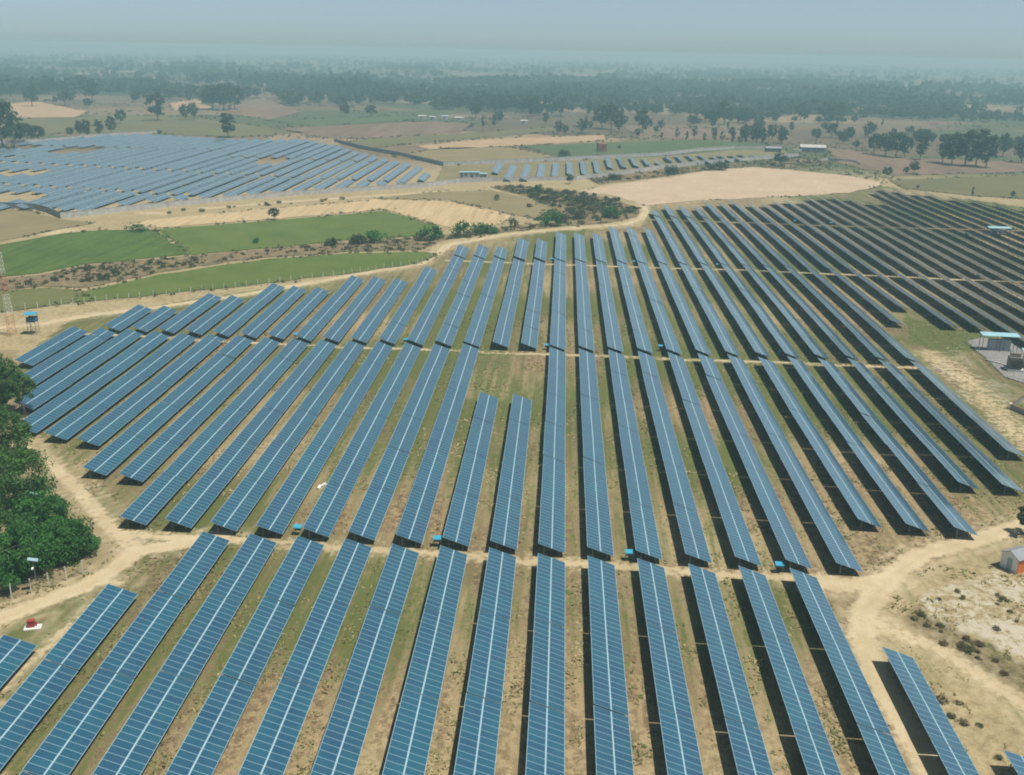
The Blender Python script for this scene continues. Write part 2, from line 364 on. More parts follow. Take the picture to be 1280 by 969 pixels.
PATCHES = []
def patch(name, pts, mat, z=.05, step=None):
    """flat parcel of land draped on the ground"""
    pts = [p for p in pts]; PATCHES.append((name, pts))
    out = []
    for (ax, ay), (bx, by) in zip(pts, pts[1:]+pts[:1]):
        L = math.hypot(bx-ax, by-ay); n = max(1, int(L/(6 if L < 200 else 20)))
        for k in range(n):
            t = k/n; x = ax+(bx-ax)*t; y = ay+(by-ay)*t
            j = min(1.0, L*.02)
            out.append((x+random.uniform(-j, j), y+random.uniform(-j, j)*1.5))
    import bmesh
    bm = bmesh.new(); vsx = [bm.verts.new((x, y, z)) for x, y in out]; f = bm.faces.new(vsx)
    bmesh.ops.triangulate(bm, faces=[f])
    if min(p[1] for p in pts) < 560:
        for _ in range(7):
            le = [e for e in bm.edges if e.calc_length() > 9]
            if not le: break
            bmesh.ops.subdivide_edges(bm, edges=le, cuts=1); bmesh.ops.triangulate(bm, faces=[f for f in bm.faces if len(f.verts) > 3])
    for v in bm.verts: v.co.z = z+.12+h1(v.co.x, v.co.y)
    me = bpy.data.meshes.new(name); bm.normal_update(); bm.to_mesh(me); bm.free()
    for pg in me.polygons:
        pass
    me.materials.append(mat); o = link(bpy.data.objects.new(name, me)); tag(o, kind='structure'); return o
def land(name, a, b, c=None, s=.08, streak=None, rot=0, cm=.5):
    m = NT(name); P = m.pos(); n1 = m.noise(P, s, 6, .65); n2 = m.noise(P, s*7, 5, .7)
    col = m.mix(m.ramp(n1, .3, .7), a, b)
    if streak:
        mp = m.n('ShaderNodeMapping'); mp.inputs['Rotation'].default_value = (0, 0, rot); mp.inputs['Scale'].default_value = (streak, streak*.05, 1); m.l(P, mp.inputs[0])
        col = m.mix(m.math('MULTIPLY', m.ramp(m.noise(mp.outputs[0], 1, 3), .4, .65), .55), col, tuple(x*.62 for x in a))
    if c: col = m.mix(m.math('MULTIPLY', m.ramp(n2, .48, .68), cm), col, c)
    return m.done(col, .95, .1, n2, .5, .3)
L_green = land('green_crop', (.058, .105, .020), (.098, .160, .030), (.135, .140, .050), .06, .5, .9)
L_green2 = land('green_crop_rough', (.070, .118, .022), (.118, .160, .038), (.150, .145, .055), .07)
L_olive = land('olive_pasture', (.105, .125, .038), (.145, .155, .055), (.20, .16, .075), .06)
L_tan = land('stubble', (.46, .355, .20), (.54, .42, .24), (.40, .31, .17), .05, .5, 1.5)
L_bare = land('graded_earth', (.42, .325, .215), (.52, .41, .285), (.34, .25, .16), .06, None, 0, .6)
L_dry = land('dry_pasture', (.20, .165, .085), (.26, .21, .11), (.15, .14, .065), .05)
L_brown = land('ploughed_earth', (.180, .125, .088), (.24, .17, .115), (.13, .11, .06), .03, .1, .5)
L_far_g = land('far_crop', (.070, .105, .042), (.10, .13, .055), (.085, .10, .05), .02)
L_far_t = land('far_stubble', (.36, .25, .145), (.44, .32, .19), (.24, .19, .10), .04)
L_far_o = land('far_pasture', (.115, .115, .05), (.155, .145, .066), (.20, .15, .085), .03)
L_bank = land('eroded_bank', (.14, .118, .062), (.29, .215, .125), (.072, .078, .034), .22, None, 0, .9)
L_scrubland = land('scrub_soil', (.16, .12, .065), (.24, .17, .09), (.085, .10, .04), .08, None, 0, .8)
L_strip = land('strip_ground', (.17, .155, .07), (.25, .21, .11), (.11, .13, .05), .05)

patch('field_land', GS([(-60, 320), (0, 307), (80, 292), (130, 288), (193.6, 287.4), (238.6, 319.4), (110, 331), (50, 343), (-60, 352)]), L_green, .06)
patch('field_land', GS([(194.6, 287.2), (310, 279), (420, 270), (482, 264), (548, 285), (530, 296), (420, 303), (330, 312), (239.8, 319.2)]), L_green2, .06)
patch('field_land', GS([(110, 366), (200, 345), (330, 326), (430, 319), (530, 317), (548, 321), (522, 331), (430, 344), (280, 362), (175, 373), (90, 381)]), L_green2, .05)
patch('field_land', GS([(-60, 372), (0, 366), (60, 362), (108, 366), (88, 382), (0, 393), (-60, 400)]), L_olive, .05)
patch('field_land', GS([(160, 283), (182, 276), (330, 262), (430, 254), (470, 250), (560, 252), (640, 271), (625, 283), (580, 290), (550, 284), (484, 262), (310, 277), (205, 285)]), L_tan, .04)
patch('field_land', GS([(470, 249), (535, 241), (615, 238), (660, 248), (690, 262), (670, 275), (642, 270), (562, 250)]), L_dry, .03)
patch('field_land', GS([(-40, 262), (30, 263), (75, 274), (118, 279), (80, 286), (0, 302), (-40, 308)]), L_dry, .03)
patch('bare_earth', GS([(722, 240), (760, 232), (840, 222), (880, 214), (940, 209), (990, 213), (1060, 220), (1106, 229), (1096, 234), (1060, 240), (960, 246), (860, 252), (806, 258), (770, 246)]), L_bare, .05)
patch('ravine_bank', GS([(-60, 356), (50, 345), (110, 333), (242, 321), (332, 313), (420, 305), (530, 298), (580, 292), (640, 285), (700, 278), (760, 272), (800, 262), (796, 272), (760, 280), (700, 285), (640, 291), (590, 298), (550, 303), (530, 314), (430, 317), (330, 323), (200, 342), (110, 362), (50, 360), (-60, 370)]), L_bank, .045)
patch('scrub_land', GS([(612, 234), (640, 232), (720, 240), (770, 250), (798, 262), (760, 272), (700, 278), (668, 277), (692, 262), (660, 247)]), L_scrubland, .055)
patch('scrub_land', GS([(730, 222), (830, 213), (930, 203), (1000, 197), (1040, 205), (990, 211), (940, 207), (880, 212), (840, 220), (750, 231)]), L_scrubland, .05)
patch('strip_land', GS([(553, 208), (700, 202), (830, 196), (917, 188), (975, 187), (990, 194), (947, 200), (876, 205), (820, 212), (719, 225), (615, 227), (560, 227), (545, 226)]), L_strip, .03)
for nm, pl, mt in [
 ('field_land', [(-30, 134), (45, 127), (112, 140), (92, 147), (-30, 148)], L_far_t),
 ('field_land', [(-30, 150), (92, 148), (140, 143), (250, 148), (380, 166), (300, 172), (150, 166), (-30, 170)], L_far_o),
 ('field_land', [(212, 129), (246, 124), (266, 135), (218, 138)], L_far_t),
 ('field_land', [(290, 128), (330, 122), (378, 140), (335, 150), (285, 142)], L_brown),
 ('field_land', [(345, 161), (440, 156), (540, 152), (592, 155), (575, 166), (450, 174), (400, 172)], L_brown),
 ('field_land', [(425, 180), (460, 174), (580, 167), (690, 159), (700, 164), (600, 173), (520, 180), (460, 186)], L_far_o),
 ('field_land', [(522, 183), (592, 175), (755, 169), (758, 176), (640, 183), (540, 188)], L_far_t),
 ('field_land', [(490, 196), (556, 185), (640, 184.5), (690, 196), (650, 202), (556, 205)], L_dry),
 ('field_land', [(648, 183), (760, 178), (880, 175), (960, 179), (960, 184), (917, 184), (830, 192), (700, 197)], L_far_g),
 ('field_land', [(330, 151), (440, 148), (528, 146), (525, 150), (400, 158)], L_far_g),
 ('field_land', [(820, 160), (900, 160), (985, 172), (900, 175), (830, 174)], L_brown),
 ('field_land', [(1112, 226), (1200, 222), (1330, 218), (1330, 252), (1220, 245), (1130, 236)], L_far_o),
 ('field_land', [(1030, 184), (1140, 198), (1330, 204), (1330, 214), (1120, 220), (1050, 205)], L_brown)]:
    patch(nm, GS(pl), mt, .12)

# ------------------------------------------------------------------ solar tables
PITCHX, X0 = 6.75, -121.16273
MODP, TPITCH = .985, 15.9
TILT = R(19.5); HS = 1.96; CZ = 1.5
cT, sT = math.cos(TILT), math.sin(TILT)
def sp(s, y, d=0): return (s*cT+d*sT, y, CZ-s*sT+d*cT)
_tm, _fm = {}, {}
def table_builder(n, mb):
    L = n*MODP
    for a, b in ((-HS, -.07), (.07, HS)):
        mb.quad([sp(a, 0), sp(b, 0), sp(b, L), sp(a, L)], 0, [(0 if a < 0 else 1, 0), (1 if a < 0 else 2, 0), (1 if a < 0 else 2, n), (0 if a < 0 else 1, n)])
    mb.quad([sp(-.07, 0, -.004), sp(.07, 0, -.004), sp(.07, L, -.004), sp(-.07, L, -.004)], 1)
    for a in (-HS, HS):
        e = .035 if a > 0 else -.035
        q = [sp(a, 0, .004), sp(a+e, 0, .004), sp(a+e, L, .004), sp(a, L, .004)]
        mb.quad(q if a > 0 else q[::-1], 1)
        q = [sp(a+e, 0, .004), sp(a+e, 0, -.04), sp(a+e, L, -.04), sp(a+e, L, .004)]
        mb.quad(q if a > 0 else q[::-1], 1)
    for y in (0, L):
        q = [sp(-HS, y, -.04), sp(HS, y, -.04), sp(HS, y), sp(-HS, y)]; mb.quad(q if y == 0 else q[::-1], 1)
    mb.quad([sp(-HS-.035, L, -.04), sp(HS+.035, L, -.04), sp(HS+.035, 0, -.04), sp(-HS-.035, 0, -.04)], 2)
def rack_builder(n, mb, m=0):
    L = n*MODP
    for s in (-1.35, -.45, .45, 1.35): mb.box(sp(s, L/2, -.085), (.06, L-.1, .08), m, Euler((0, TILT, 0)))
    k = max(2, round(L/3.8)+1)
    for i in range(k):
        y = .5+(L-1.0)*i/(k-1)
        c = sp(0, y, -.17); mb.box(c, (3.3, .06, .09), m, Euler((0, TILT, 0)))
        for s in (-1.05, 1.05):
            if i == 0: continue
            t = sp(s, y, -.2); mb.bar((t[0], y, -.4), t, .055, m)
        a = sp(-1.05, y, -.9); b = sp(.4, y, -.2); mb.bar((a[0], y, .7), b, .03, m)
def table_mesh(n):
    if n not in _tm:
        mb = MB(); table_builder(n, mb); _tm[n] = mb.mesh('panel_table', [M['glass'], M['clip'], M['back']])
        mb = MB(); rack_builder(n, mb); _fm[n] = mb.mesh('support_frame', M['steel'])
    return _tm[n], _fm[n]
def leg_mesh(s):
    mb = MB(); t = sp(s, 0, -.2); mb.bar((t[0], 0, -.4), t, .06); return mb.mesh('leg', M['steel'])
LEGS = [leg_mesh(-1.05), leg_mesh(1.05)]
ORD = {1:'first',2:'second',3:'third',4:'fourth',5:'fifth',6:'sixth',7:'seventh',8:'eighth',9:'ninth',10:'tenth',11:'eleventh',12:'twelfth',13:'thirteenth',14:'fourteenth',15:'fifteenth',16:'sixteenth',17:'seventeenth',18:'eighteenth',19:'nineteenth',20:'twentieth',30:'thirtieth',40:'fortieth'}
def ordw(n):
    if n in ORD: return ORD[n]
    return {2:'twenty', 3:'thirty', 4:'forty'}[n//10]+'-'+ORD[n % 10]
def solar_row(x, y0, y1, label, group, anchor='near'):
    """one long row of tables; near end y0, far end y1"""
    L = y1-y0
    if L < 3: return None
    nt_ = max(1, math.ceil((L-1.5)/TPITCH)); segs = []
    rest = L
    for k in range(nt_):
        l = min(TPITCH-.14, rest); n = max(2, int(round(l/MODP)))
        segs.append(n); rest -= TPITCH
    root = empty('solar_row', (x, y0, h1(x, y0))); tag(root, label, 'solar row', group)
    pos = 0.0
    if anchor == 'far': segs = segs[::-1]
    for k, n in enumerate(segs):
        tm, fm = table_mesh(n); Lt = n*MODP
        za = h1(x, y0+pos); zb = h1(x, y0+pos+Lt)
        o = bpy.data.objects.new('panel_table', tm); link(o, root)
        o.location = (random.gauss(0, .02), pos, za-root.location.z+random.gauss(0, .015))
        o.rotation_euler = (math.atan2(zb-za, Lt)+random.gauss(0, R(.12)), random.gauss(0, R(.45)), 0)
        q = bpy.data.objects.new('support_frame', fm); link(q, o)
        if k == 0:
            for lm in LEGS:
                g = bpy.data.objects.new('leg', lm); link(g, o); g.location = (0, .5, 0)
        pos += n*MODP+.14
    return root
def X(i): return X0+PITCHX*i
# near / far ends that do not sit on a path, from the outlines of the blocks
Bnear = {1:191,2:180,3:166,4:154.5,5:152,6:150,7:138.3,8:136.5}
Bfar = {16:181.5, 17:181}
Bn_right = {25:131, 26:130.2, 27:129.6, 28:146, 29:145.5, 30:160}
def fy(px, py): return G(px, py, CZ+.1)[1]
Cfar = {2:(179.5,385),3:(210.5,385.7),4:(268.7,370),5:(298.7,372),6:(348,357),7:(376.2,358.7),8:(405.5,360.5),9:(447.5,346.2),10:(474.5,348.2),11:(502.5,350),12:(538.7,335.5)}
Dfar = {13:(578,308.7),14:(602.5,308.7),15:(626.7,310.5),16:(653,301.2),17:(676.7,301.2),18:(701,292.5),19:(723.7,293.7),20:(747,293.7),21:(766.7,286.2),22:(788.7,287),23:(811,287.5)}
Efar = {24:(817.8,264),25:(833.7,258.4),26:(851.6,258.4),27:(870.3,259.4),28:(885.3,253.7),29:(902.2,253.7),30:(916.2,251),31:(935.9,253.7),32:(951.9,253.7),33:(963,250),34:(979,249),35:(998,249),36:(1007,245),37:(1021,244),38:(1043.7,243.4),39:(1058.7,245),40:(1086,250)}
EfarY = {41:478, 42:516, 43:528, 44:524, 45:514, 46:513, 47:498, 48:491, 49:480, 50:466, 51:452, 52:440}
Cnear = {31:(1127,405.7),32:(1132.5,386.7),33:(1194.5,409),34:(1230,412)}
GRP = 'rows of solar panels in the main plant'
for n, i in enumerate(range(8, 26)):
    x = X(i); far = PAB(x)-1.3
    if i == 8: far = 84
    if i == 9: far = fy(23, 802.4)
    if i == 10: far = fy(159.7, 730)
    if i == 24: far = fy(1126, 815)
    if i == 25: far = fy(1265, 940)
    near = max(40, PAB(x)-1.3-TPITCH*5)
    while near > 60 or far-near < 8: near -= 2
    solar_row(x, near, far, f'blue two-wide solar row in the front block, {ordw(n+1)} counted from the tree side', GRP, 'far')
for i in range(1, 31):
    x = X(i)
    near = Bnear.get(i, Bn_right.get(i, PAB(x)+1.2)); far = Bfar.get(i, PBC(x)-1.2)
    what = 'short solar row' if i in (16, 17) else 'solar row'
    solar_row(x, near, far, f'blue {what} in the second block back, {ordw(i)} counted from the tree side', GRP)
def rightedge(x): return 231+(x-113.8)*2.29
for i in range(2, 47):
    x = X(i); near = PBC(x)+1.0
    if i in Cnear: near = fy(*Cnear[i])
    if i > 34: near = max(near, rightedge(x)-22)
    if i in (16, 17): near += .5
    far = fy(*Cfar[i]) if i in Cfar else PCD(x)-1.0
    if far-near > 8: solar_row(x, near, far, f'blue-grey solar row in the third block back, {ordw(i-1)} counted from the watchtower side', GRP)
for i in range(13, 47):
    x = X(i); near = PCD(x)+1.0
    if i > 34: near = max(near, rightedge(x)-22)
    far = fy(*Dfar[i]) if i in Dfar else PDE(x)-1.0
    if far-near > 5: solar_row(x, near, far, f'grey-blue solar row in the fourth block back, {ordw(i-12)} counted from the watchtower side', GRP)
for i in range(24, 53):
    x = X(i); near = PDE(x)+1.0
    if i > 34: near = max(near, rightedge(x)-22)
    far = fy(*Efar[i]) if i in Efar else EfarY[i]
    if far-near > 5: solar_row(x, near, far, f'pale solar row in the farthest block, {ordw(i-23)} counted from the upper dirt track', GRP)

# far-left field: each row one mesh
_lm = {}
def far_row(x, y0, y1, label, group):
    L = y1-y0; n = int(L/MODP)
    if n < 4: return
    if n not in _lm:
        mb = MB(); L2 = 0; k = n
        pos = 0
        while k > 0:
            m = min(32, k); t = MB(); table_builder(m, t)
            b = len(mb.v); f0 = len(mb.f)
            mb.v += [(a, c+pos, d) for a, c, d in t.v]; mb.f += [tuple(q+b for q in f) for f in t.f]; mb.m += t.m
            for fi, uv in t.uv.items(): mb.uv[f0+fi] = uv
            y = .5
            while y < m*MODP:
                for s in (-1.05, 1.05):
                    tt = sp(s, y+pos, -.1); mb.bar((tt[0], y+pos, -.2), tt, .06, 3)
                y += 7.5
            pos += m*MODP+.5; k -= m
        _lm[n] = mb.mesh('solar_row', [M['reflection_tinted_glass'], M['clip'], M['back'], M['steel']])
    o = bpy.data.objects.new('solar_row', _lm[n]); o.location = (x, y0, random.gauss(0, .13)); o.rotation_euler = (0, random.gauss(0, R(.9)), random.gauss(0, R(.08)))
    link(o); tag(o, label, 'solar row', group)
def interp(x, xs, ys): return float(np.interp(x, xs, ys))
HOLES = [(G(342, 203), 9, 20), (G(96, 190), 12, 26), (G(24, 219), 11, 13), (G(50, 218), 6, 9), (G(12, 250), 14, 16), (G(22, 186), 16, 16), (G(22, 199), 5, 8)]
TIERN = ['lowest', 'second', 'third', 'top']
cnt = [0]*4
for k in range(0, 37):
    x = -75.0-8.85*k
    near = interp(x, [-400, -217, -200, -188, -68], [300, 394, 384, 411, 507])
    if k == 0: near = 512
    near = max(near, interp(x, [-400, -233], [640, 375]) if x < -233 else near)
    far = interp(x, [-381, -363, -339, -311, -240, -192, -160, -120, -83, -74], [640, 672, 732, 742, 720, 732, 690, 626, 574, 541])
    p1 = 443-.2*(x+190); p2 = 511-.19*(x+125); p3 = 597-.1*(x+140)+0
    if x < -215: p3 = 640
    cuts = [near]+[p for p in (p1, p2, p3) if near+8 < p < far-8]+[far]
    tiers = [0 if c < p1-1 else 1 if c < p2-1 else 2 if c < p3-1 else 3 for c in cuts[:-1]]
    for (a, b), t in zip(zip(cuts[:-1], cuts[1:]), tiers):
        spans = [(a+1.6, b-1.6)]
        for (hx, hy), rx, ry in HOLES:
            if abs(x-hx) < rx:
                d = ry*math.sqrt(1-((x-hx)/rx)**2); ns = []
                for s0, s1 in spans:
                    if hy+d < s0 or hy-d > s1: ns.append((s0, s1)); continue
                    if hy-d-s0 > 14: ns.append((s0, hy-d))
                    if s1-hy-d > 14: ns.append((hy+d, s1))
                spans = ns
        for q, (s0, s1) in enumerate(spans):
            if q == 0: cnt[t] += 1
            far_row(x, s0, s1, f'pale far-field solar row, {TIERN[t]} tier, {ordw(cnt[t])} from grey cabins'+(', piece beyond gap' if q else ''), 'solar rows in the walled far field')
STRIP = [((115,352),(125,290)),((190,395),(220,300)),((295,395),(320,295)),((400,385),(415,290)),((497,380),(507,285)),((597,365),(600,280)),((693,360),(688,270)),((785,355),(770,268)),((868,320),(850,255)),((955,315),(935,250)),((1037,308),(1015,250)),((1120,303),(1095,255)),((1200,300),(1185,275)),((1262,275),(1240,240))]
STRIP = [((600+a*.1875, 150+b*.1875), (600+c*.1875, 150+d*.1875)) for (a, b), (c, d) in STRIP]
STRIP += [((820+a*.1875, 130+b*.1875), (820+c*.1875, 130+d*.1875)) for (a, b), (c, d) in [((95,380),(65,350)),((178,395),(145,343)),((262,390),(215,338)),((342,390),(295,336)),((402,372),(375,345)),((470,378),(435,338)),((540,372),(500,336)),((602,360),(560,330)),((665,352),(640,335))]]
for n, (a, b) in enumerate(STRIP):
    xa, ya = G(*a, CZ); xb, yb = G(*b, CZ)
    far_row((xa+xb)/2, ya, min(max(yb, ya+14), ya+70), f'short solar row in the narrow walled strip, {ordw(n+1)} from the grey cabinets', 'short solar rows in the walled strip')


# ------------------------------------------------------------------ trees and bushes
CR = (.22, .42)
def crown_arrays(seed, n_cl, leaves, rx, rz, zc, leaf, flat=0.0, low=-.9):
    r = np.random.default_rng(seed); V = []; Cc = []
    for k in range(n_cl):
        while True:
            d = r.uniform(-1, 1, 3)
            if .1 < np.dot(d, d) < 1 and d[2] > low: break
        d *= r.uniform(.75, 1.0)/max(.55, np.linalg.norm(d)) if r.random() < .6 else 1
        c = np.array([d[0]*rx, d[1]*rx, zc+d[2]*rz]); cr = r.uniform(*CR)*rx; shade = r.random()
        m = int(leaves*r.uniform(.6, 1.3))
        dirs = r.normal(size=(m, 3)); dirs /= np.linalg.norm(dirs, axis=1)[:, None]
        rad = cr*r.uniform(.35, 1.05, m)**.6
        p = c+dirs*rad[:, None]*np.array([1, 1, .8])
        nrm = dirs+r.normal(size=(m, 3))*.7+np.array([0, 0, .35]); nrm /= np.linalg.norm(nrm, axis=1)[:, None]
        a = np.cross(nrm, r.normal(size=(m, 3))); a /= np.linalg.norm(a, axis=1)[:, None]; b = np.cross(nrm, a)
        s = leaf*r.uniform(.6, 1.35, m)[:, None]
        q = np.stack([p-a*s-b*s*.45, p+a*s*.2-b*s*.6, p+a*s+b*s*.4, p-a*s*.3+b*s*.6], 1)
        V.append(q); Cc.append(np.clip(shade+r.normal(size=m)*.2, 0, 1))
    return np.concatenate(V), np.concatenate(Cc)
def quads_mesh(name, Q, C, mats):
    n = len(Q); me = bpy.data.meshes.new(name)
    me.vertices.add(n*4); me.vertices.foreach_set('co', Q.reshape(-1).astype(np.float32))
    me.loops.add(n*4); me.loops.foreach_set('vertex_index', np.arange(n*4, dtype=np.int32))
    me.polygons.add(n); me.polygons.foreach_set('loop_start', np.arange(n, dtype=np.int32)*4)
    me.update(calc_edges=True)
    at = me.attributes.new('clump', 'FLOAT', 'FACE'); at.data.foreach_set('value', C.astype(np.float32))
    for m in (mats if isinstance(mats, list) else [mats]): me.materials.append(m)
    return me
def trunk_mesh(seed, h, r0, spread, n=5, base=.35):
    r = random.Random(seed); mb = MB()
    p = Vector((0, 0, -.2)); pts = [p]
    for k in range(1, 5): pts.append(Vector((r.uniform(-1, 1)*r0*1.2*k, r.uniform(-1, 1)*r0*1.2*k, h*k/4)))
    for k in range(4): mb.bar(pts[k], pts[k+1], r0*(1-.2*k), 0, 7, r0*(1-.2*(k+1)))
    for k in range(n):
        t = base+(.9-base)*k/max(1, n-1); a = k*2.4+r.random(); q = pts[min(3, int(t*4))].lerp(pts[min(4, int(t*4)+1)], t*4-int(t*4))
        e = q+Vector((math.cos(a)*spread*r.uniform(.5, .9), math.sin(a)*spread*r.uniform(.5, .9), h*r.uniform(.12, .3)))
        mb.bar(q, e, r0*.38, 0, 5, r0*.12)
    return mb.mesh('trunk', M['bark'])
CR = (.30, .52)
# prototypes: unit height meshes, kept per kind: (crown, trunk)
def proto(seed, kind, fine=1.0):
    if kind == 'round':  Q, C = crown_arrays(seed, int(34*fine), int(20*fine), .38, .33, .58, .050/fine**.4); T = trunk_mesh(seed, .62, .028, .22)
    elif kind == 'tall': Q, C = crown_arrays(seed, int(32*fine), int(18*fine), .21, .40, .56, .045/fine**.4); T = trunk_mesh(seed, .8, .018, .12)
    elif kind == 'slim': Q, C = crown_arrays(seed, int(18*fine), int(16*fine), .14, .33, .62, .040/fine**.4); T = trunk_mesh(seed, .8, .014, .08)
    elif kind == 'bush': Q, C = crown_arrays(seed, int(24*fine), int(24*fine), .60, .44, .44, .070/fine**.4, low=-.8); T = trunk_mesh(seed, .45, .03, .3, 6, .2)
    mats = {'round': 'leaf_dark', 'tall': 'leaf_dark', 'slim': 'leaf_dark', 'bush': 'leaf_grey'}
    return Q, C, T, mats[kind]
PR = {}
for kind, seeds in (('round', 4), ('tall', 5), ('slim', 3), ('bush', 4)):
    for s in range(seeds):
        Q, C, T, mt = proto(hash_ := 11*s+{'round': 1, 'tall': 2, 'slim': 3, 'bush': 4}[kind]*101, kind)
        PR[kind, s] = (quads_mesh('crown', Q, C, M[mt]), T, Q, C)
NS = {'round': 4, 'tall': 5, 'slim': 3, 'bush': 4}
BUSHM = {}
def bush_mesh(s, mt):
    if (s, mt) not in BUSHM:
        _, _, Q, C = PR['bush', s]; BUSHM[s, mt] = quads_mesh('foliage', Q, C, M[mt])
    return BUSHM[s, mt]
def tree(x, y, h, kind, label, group=None, name='tree', wid=1.0, cat='tree'):
    s = random.randrange(NS[kind]); cr, tr = PR[kind, s][:2]
    root = empty(name, (x, y, h1(x, y)), random.uniform(0, 6.28)); root.scale = (h*wid, h*wid, h); tag(root, label, cat, group)
    link(bpy.data.objects.new('crown', cr), root); link(bpy.data.objects.new('trunk', tr), root); return root
def bush(x, y, h, mt, label, group=None, wid=1.0, name='bush'):
    o = bpy.data.objects.new(name, bush_mesh(random.randrange(4), mt)); o.location = (x, y, h1(x, y)-.05*h); o.rotation_euler.z = random.uniform(0, 6.28)
    o.scale = (h*wid, h*wid*random.uniform(.85, 1.2), h); link(o); tag(o, label, 'bush', group); return o

CR = (.17, .33)
# the thicket at the near left edge, finely leaved
def big_tree(px, py, h, rx, rz, zc, mt, label, seed, ncl=60, lv=90, leaf=.26, name='tree', low=-.9, trunk=True, r0=.22):
    x, y = G(px, py); root = empty(name, (x, y, h1(x, y))); tag(root, label, 'tree' if name == 'tree' else 'bush', None)
    Q, C = crown_arrays(seed, ncl, lv, rx, rz, zc, leaf, low=low)
    link(bpy.data.objects.new('crown' if name == 'tree' else 'foliage', quads_mesh('crown', Q, C, M[mt])), root)
    if trunk: link(bpy.data.objects.new('trunk', trunk_mesh(seed, zc+rz*.3, r0, rx*.8, 8, .25)), root)
    return root
big_tree(6, 516, 9.5, 3.6, 4.6, 6.9, 'leaf_mid', 'tall leafy tree at the back of the thicket beside the front solar rows', 41, 80, 130, .18)
big_tree(32, 520, 7, 2.9, 2.8, 5.6, 'leaf_mid', 'airy green tree with bare twigs overhanging the solar row ends', 42, 34, 90, .17)
big_tree(-2, 592, 10, 5.2, 4.8, 6.6, 'leaf_mid', 'dark shady tree filling the middle of the thicket', 43, 70, 140, .20)
big_tree(22, 640, 8, 5.6, 4.2, 5.2, 'leaf_mid', 'rounded tree with sunlit green top above the dirt track bend', 44, 80, 150, .17)
big_tree(-22, 690, 9, 4.6, 4.0, 5.2, 'leaf_mid', 'dark tree behind the tilted solar street lamps', 45, 70, 140, .20)
big_tree(84, 694, 4.4, 4.2, 2.4, 2.3, 'leaf_bright', 'bright green bushy shrub spreading to the dirt road corner', 46, 70, 150, .17, 'shrub', -.7)
big_tree(34, 712, 5.6, 4.6, 2.9, 3.2, 'leaf_bright', 'dense green shrub behind the white fence posts', 47, 70, 150, .17, 'shrub', -.7)
big_tree(-4, 738, 3.6, 3.0, 1.8, 1.7, 'leaf_bright', 'low light green shrub at the photo edge behind the first fence post', 48, 50, 130, .16, 'shrub', -.7)
big_tree(52, 668, 5.5, 4.2, 3.0, 3.0, 'leaf_bright', 'tall green shrub leaning over the track between tree and fence', 50, 70, 150, .17, 'shrub', -.8)
big_tree(1290, 668, 5, 2.2, 2.2, 3.0, 'leaf_grey', 'leafy tree standing beside the grey-roofed hut', 49, 30, 60, .2)

# bushes and small trees along the ravine and in the scrub
for px, py, hp, kind, mt, lab, wd in [
 (343, 275, 15, 'tree', None, 'lone leafy tree on the edge of the green crop and stubble field', 1.0),
 (690, 284, 19, 'bush', 'leaf_bright', 'rounded bright green bush beside the dirt track above the panels', 1.1),
 (765, 273, 18, 'bush', 'leaf_bright', 'bright green bush at the corner of the scrub nearest the bare earth', .9),
 (722, 275, 11, 'bush', 'leaf_dark', 'dark green bush between the two bright bushes in the scrub', 1.1),
 (536, 300, 19, 'bush', 'leaf_bright', 'wide green bush at the end of the green crop by the ravine', 1.3),
 (577, 297, 20, 'bush', 'leaf_bright', 'upright olive bush, first of three in line at the ravine head', .8),
 (597, 294, 18, 'bush', 'leaf_bright', 'olive bush in the middle of three in line at the ravine head', .8),
 (613, 294, 15, 'bush', 'leaf_bright', 'olive bush, nearest the lone sapling, of three in line', .9),
 (641, 286, 12, 'bush', 'leaf_grey', 'small yellowish sapling at the tip of the stubble field', .8),
 (468, 305, 15, 'bush', 'leaf_bright', 'wide green bush on the ravine rim below the green crop', 1.5),
 (446, 307, 13, 'bush', 'leaf_dark', 'darker green bush touching the wide bush on the ravine rim', 1.2),
 (413, 309, 13, 'bush', 'leaf_dark', 'dark bush with pink dirt around it on the ravine rim', .9),
 (320, 305, 8, 'bush', 'leaf_bright', 'small green bush standing alone inside the green crop', .8),
 (172, 289, 9, 'bush', 'leaf_bright', 'low long green bush at the corner where stubble meets crop', 2.2),
 (621, 251, 8, 'bush', 'leaf_bright', 'light green bush alone in the dry pasture', .7),
 (662, 260, 6, 'bush', 'leaf_dark', 'small dark bush alone in the dry pasture below the scrub', .9),
 (673, 240, 10, 'bush', 'leaf_bright', 'green bush at the wall end of the scrub', .8),
 (712, 230, 12, 'tree', None, 'dark little tree right below the strip wall beside the scrub', .9),
 (766, 225, 10, 'bush', 'leaf_dark', 'dark bush at the foot of the narrow strip wall', 1.2),
 (838, 218, 14, 'bush', 'leaf_dark', 'dark bush on the scrub bank below the narrow strip rows', 1.0),
 (896, 213, 13, 'bush', 'leaf_dark', 'wide dark bush on the scrub bank below the strip rows', 1.5),
 (975, 208, 17, 'tree', None, 'dark tree at the end of the narrow strip above the bare earth', 1.1),
 (706, 196, 10, 'bush', 'leaf_dark', 'round dark bush on the green field behind the strip wall', 1.2),
 (774, 186, 4, 'bush', 'leaf_dark', 'tiny dark bush right of the small brick ruin', 1.0)]:
    x, y = G(px, py); dep = (Vector((x, y, 0))-Vector((0, 0, CAMH))).dot(fw); h = hp*dep/F/.95
    if kind == 'tree': tree(x, y, h, 'round', lab, wid=wd)
    else: bush(x, y, h, mt, lab, wid=wd)
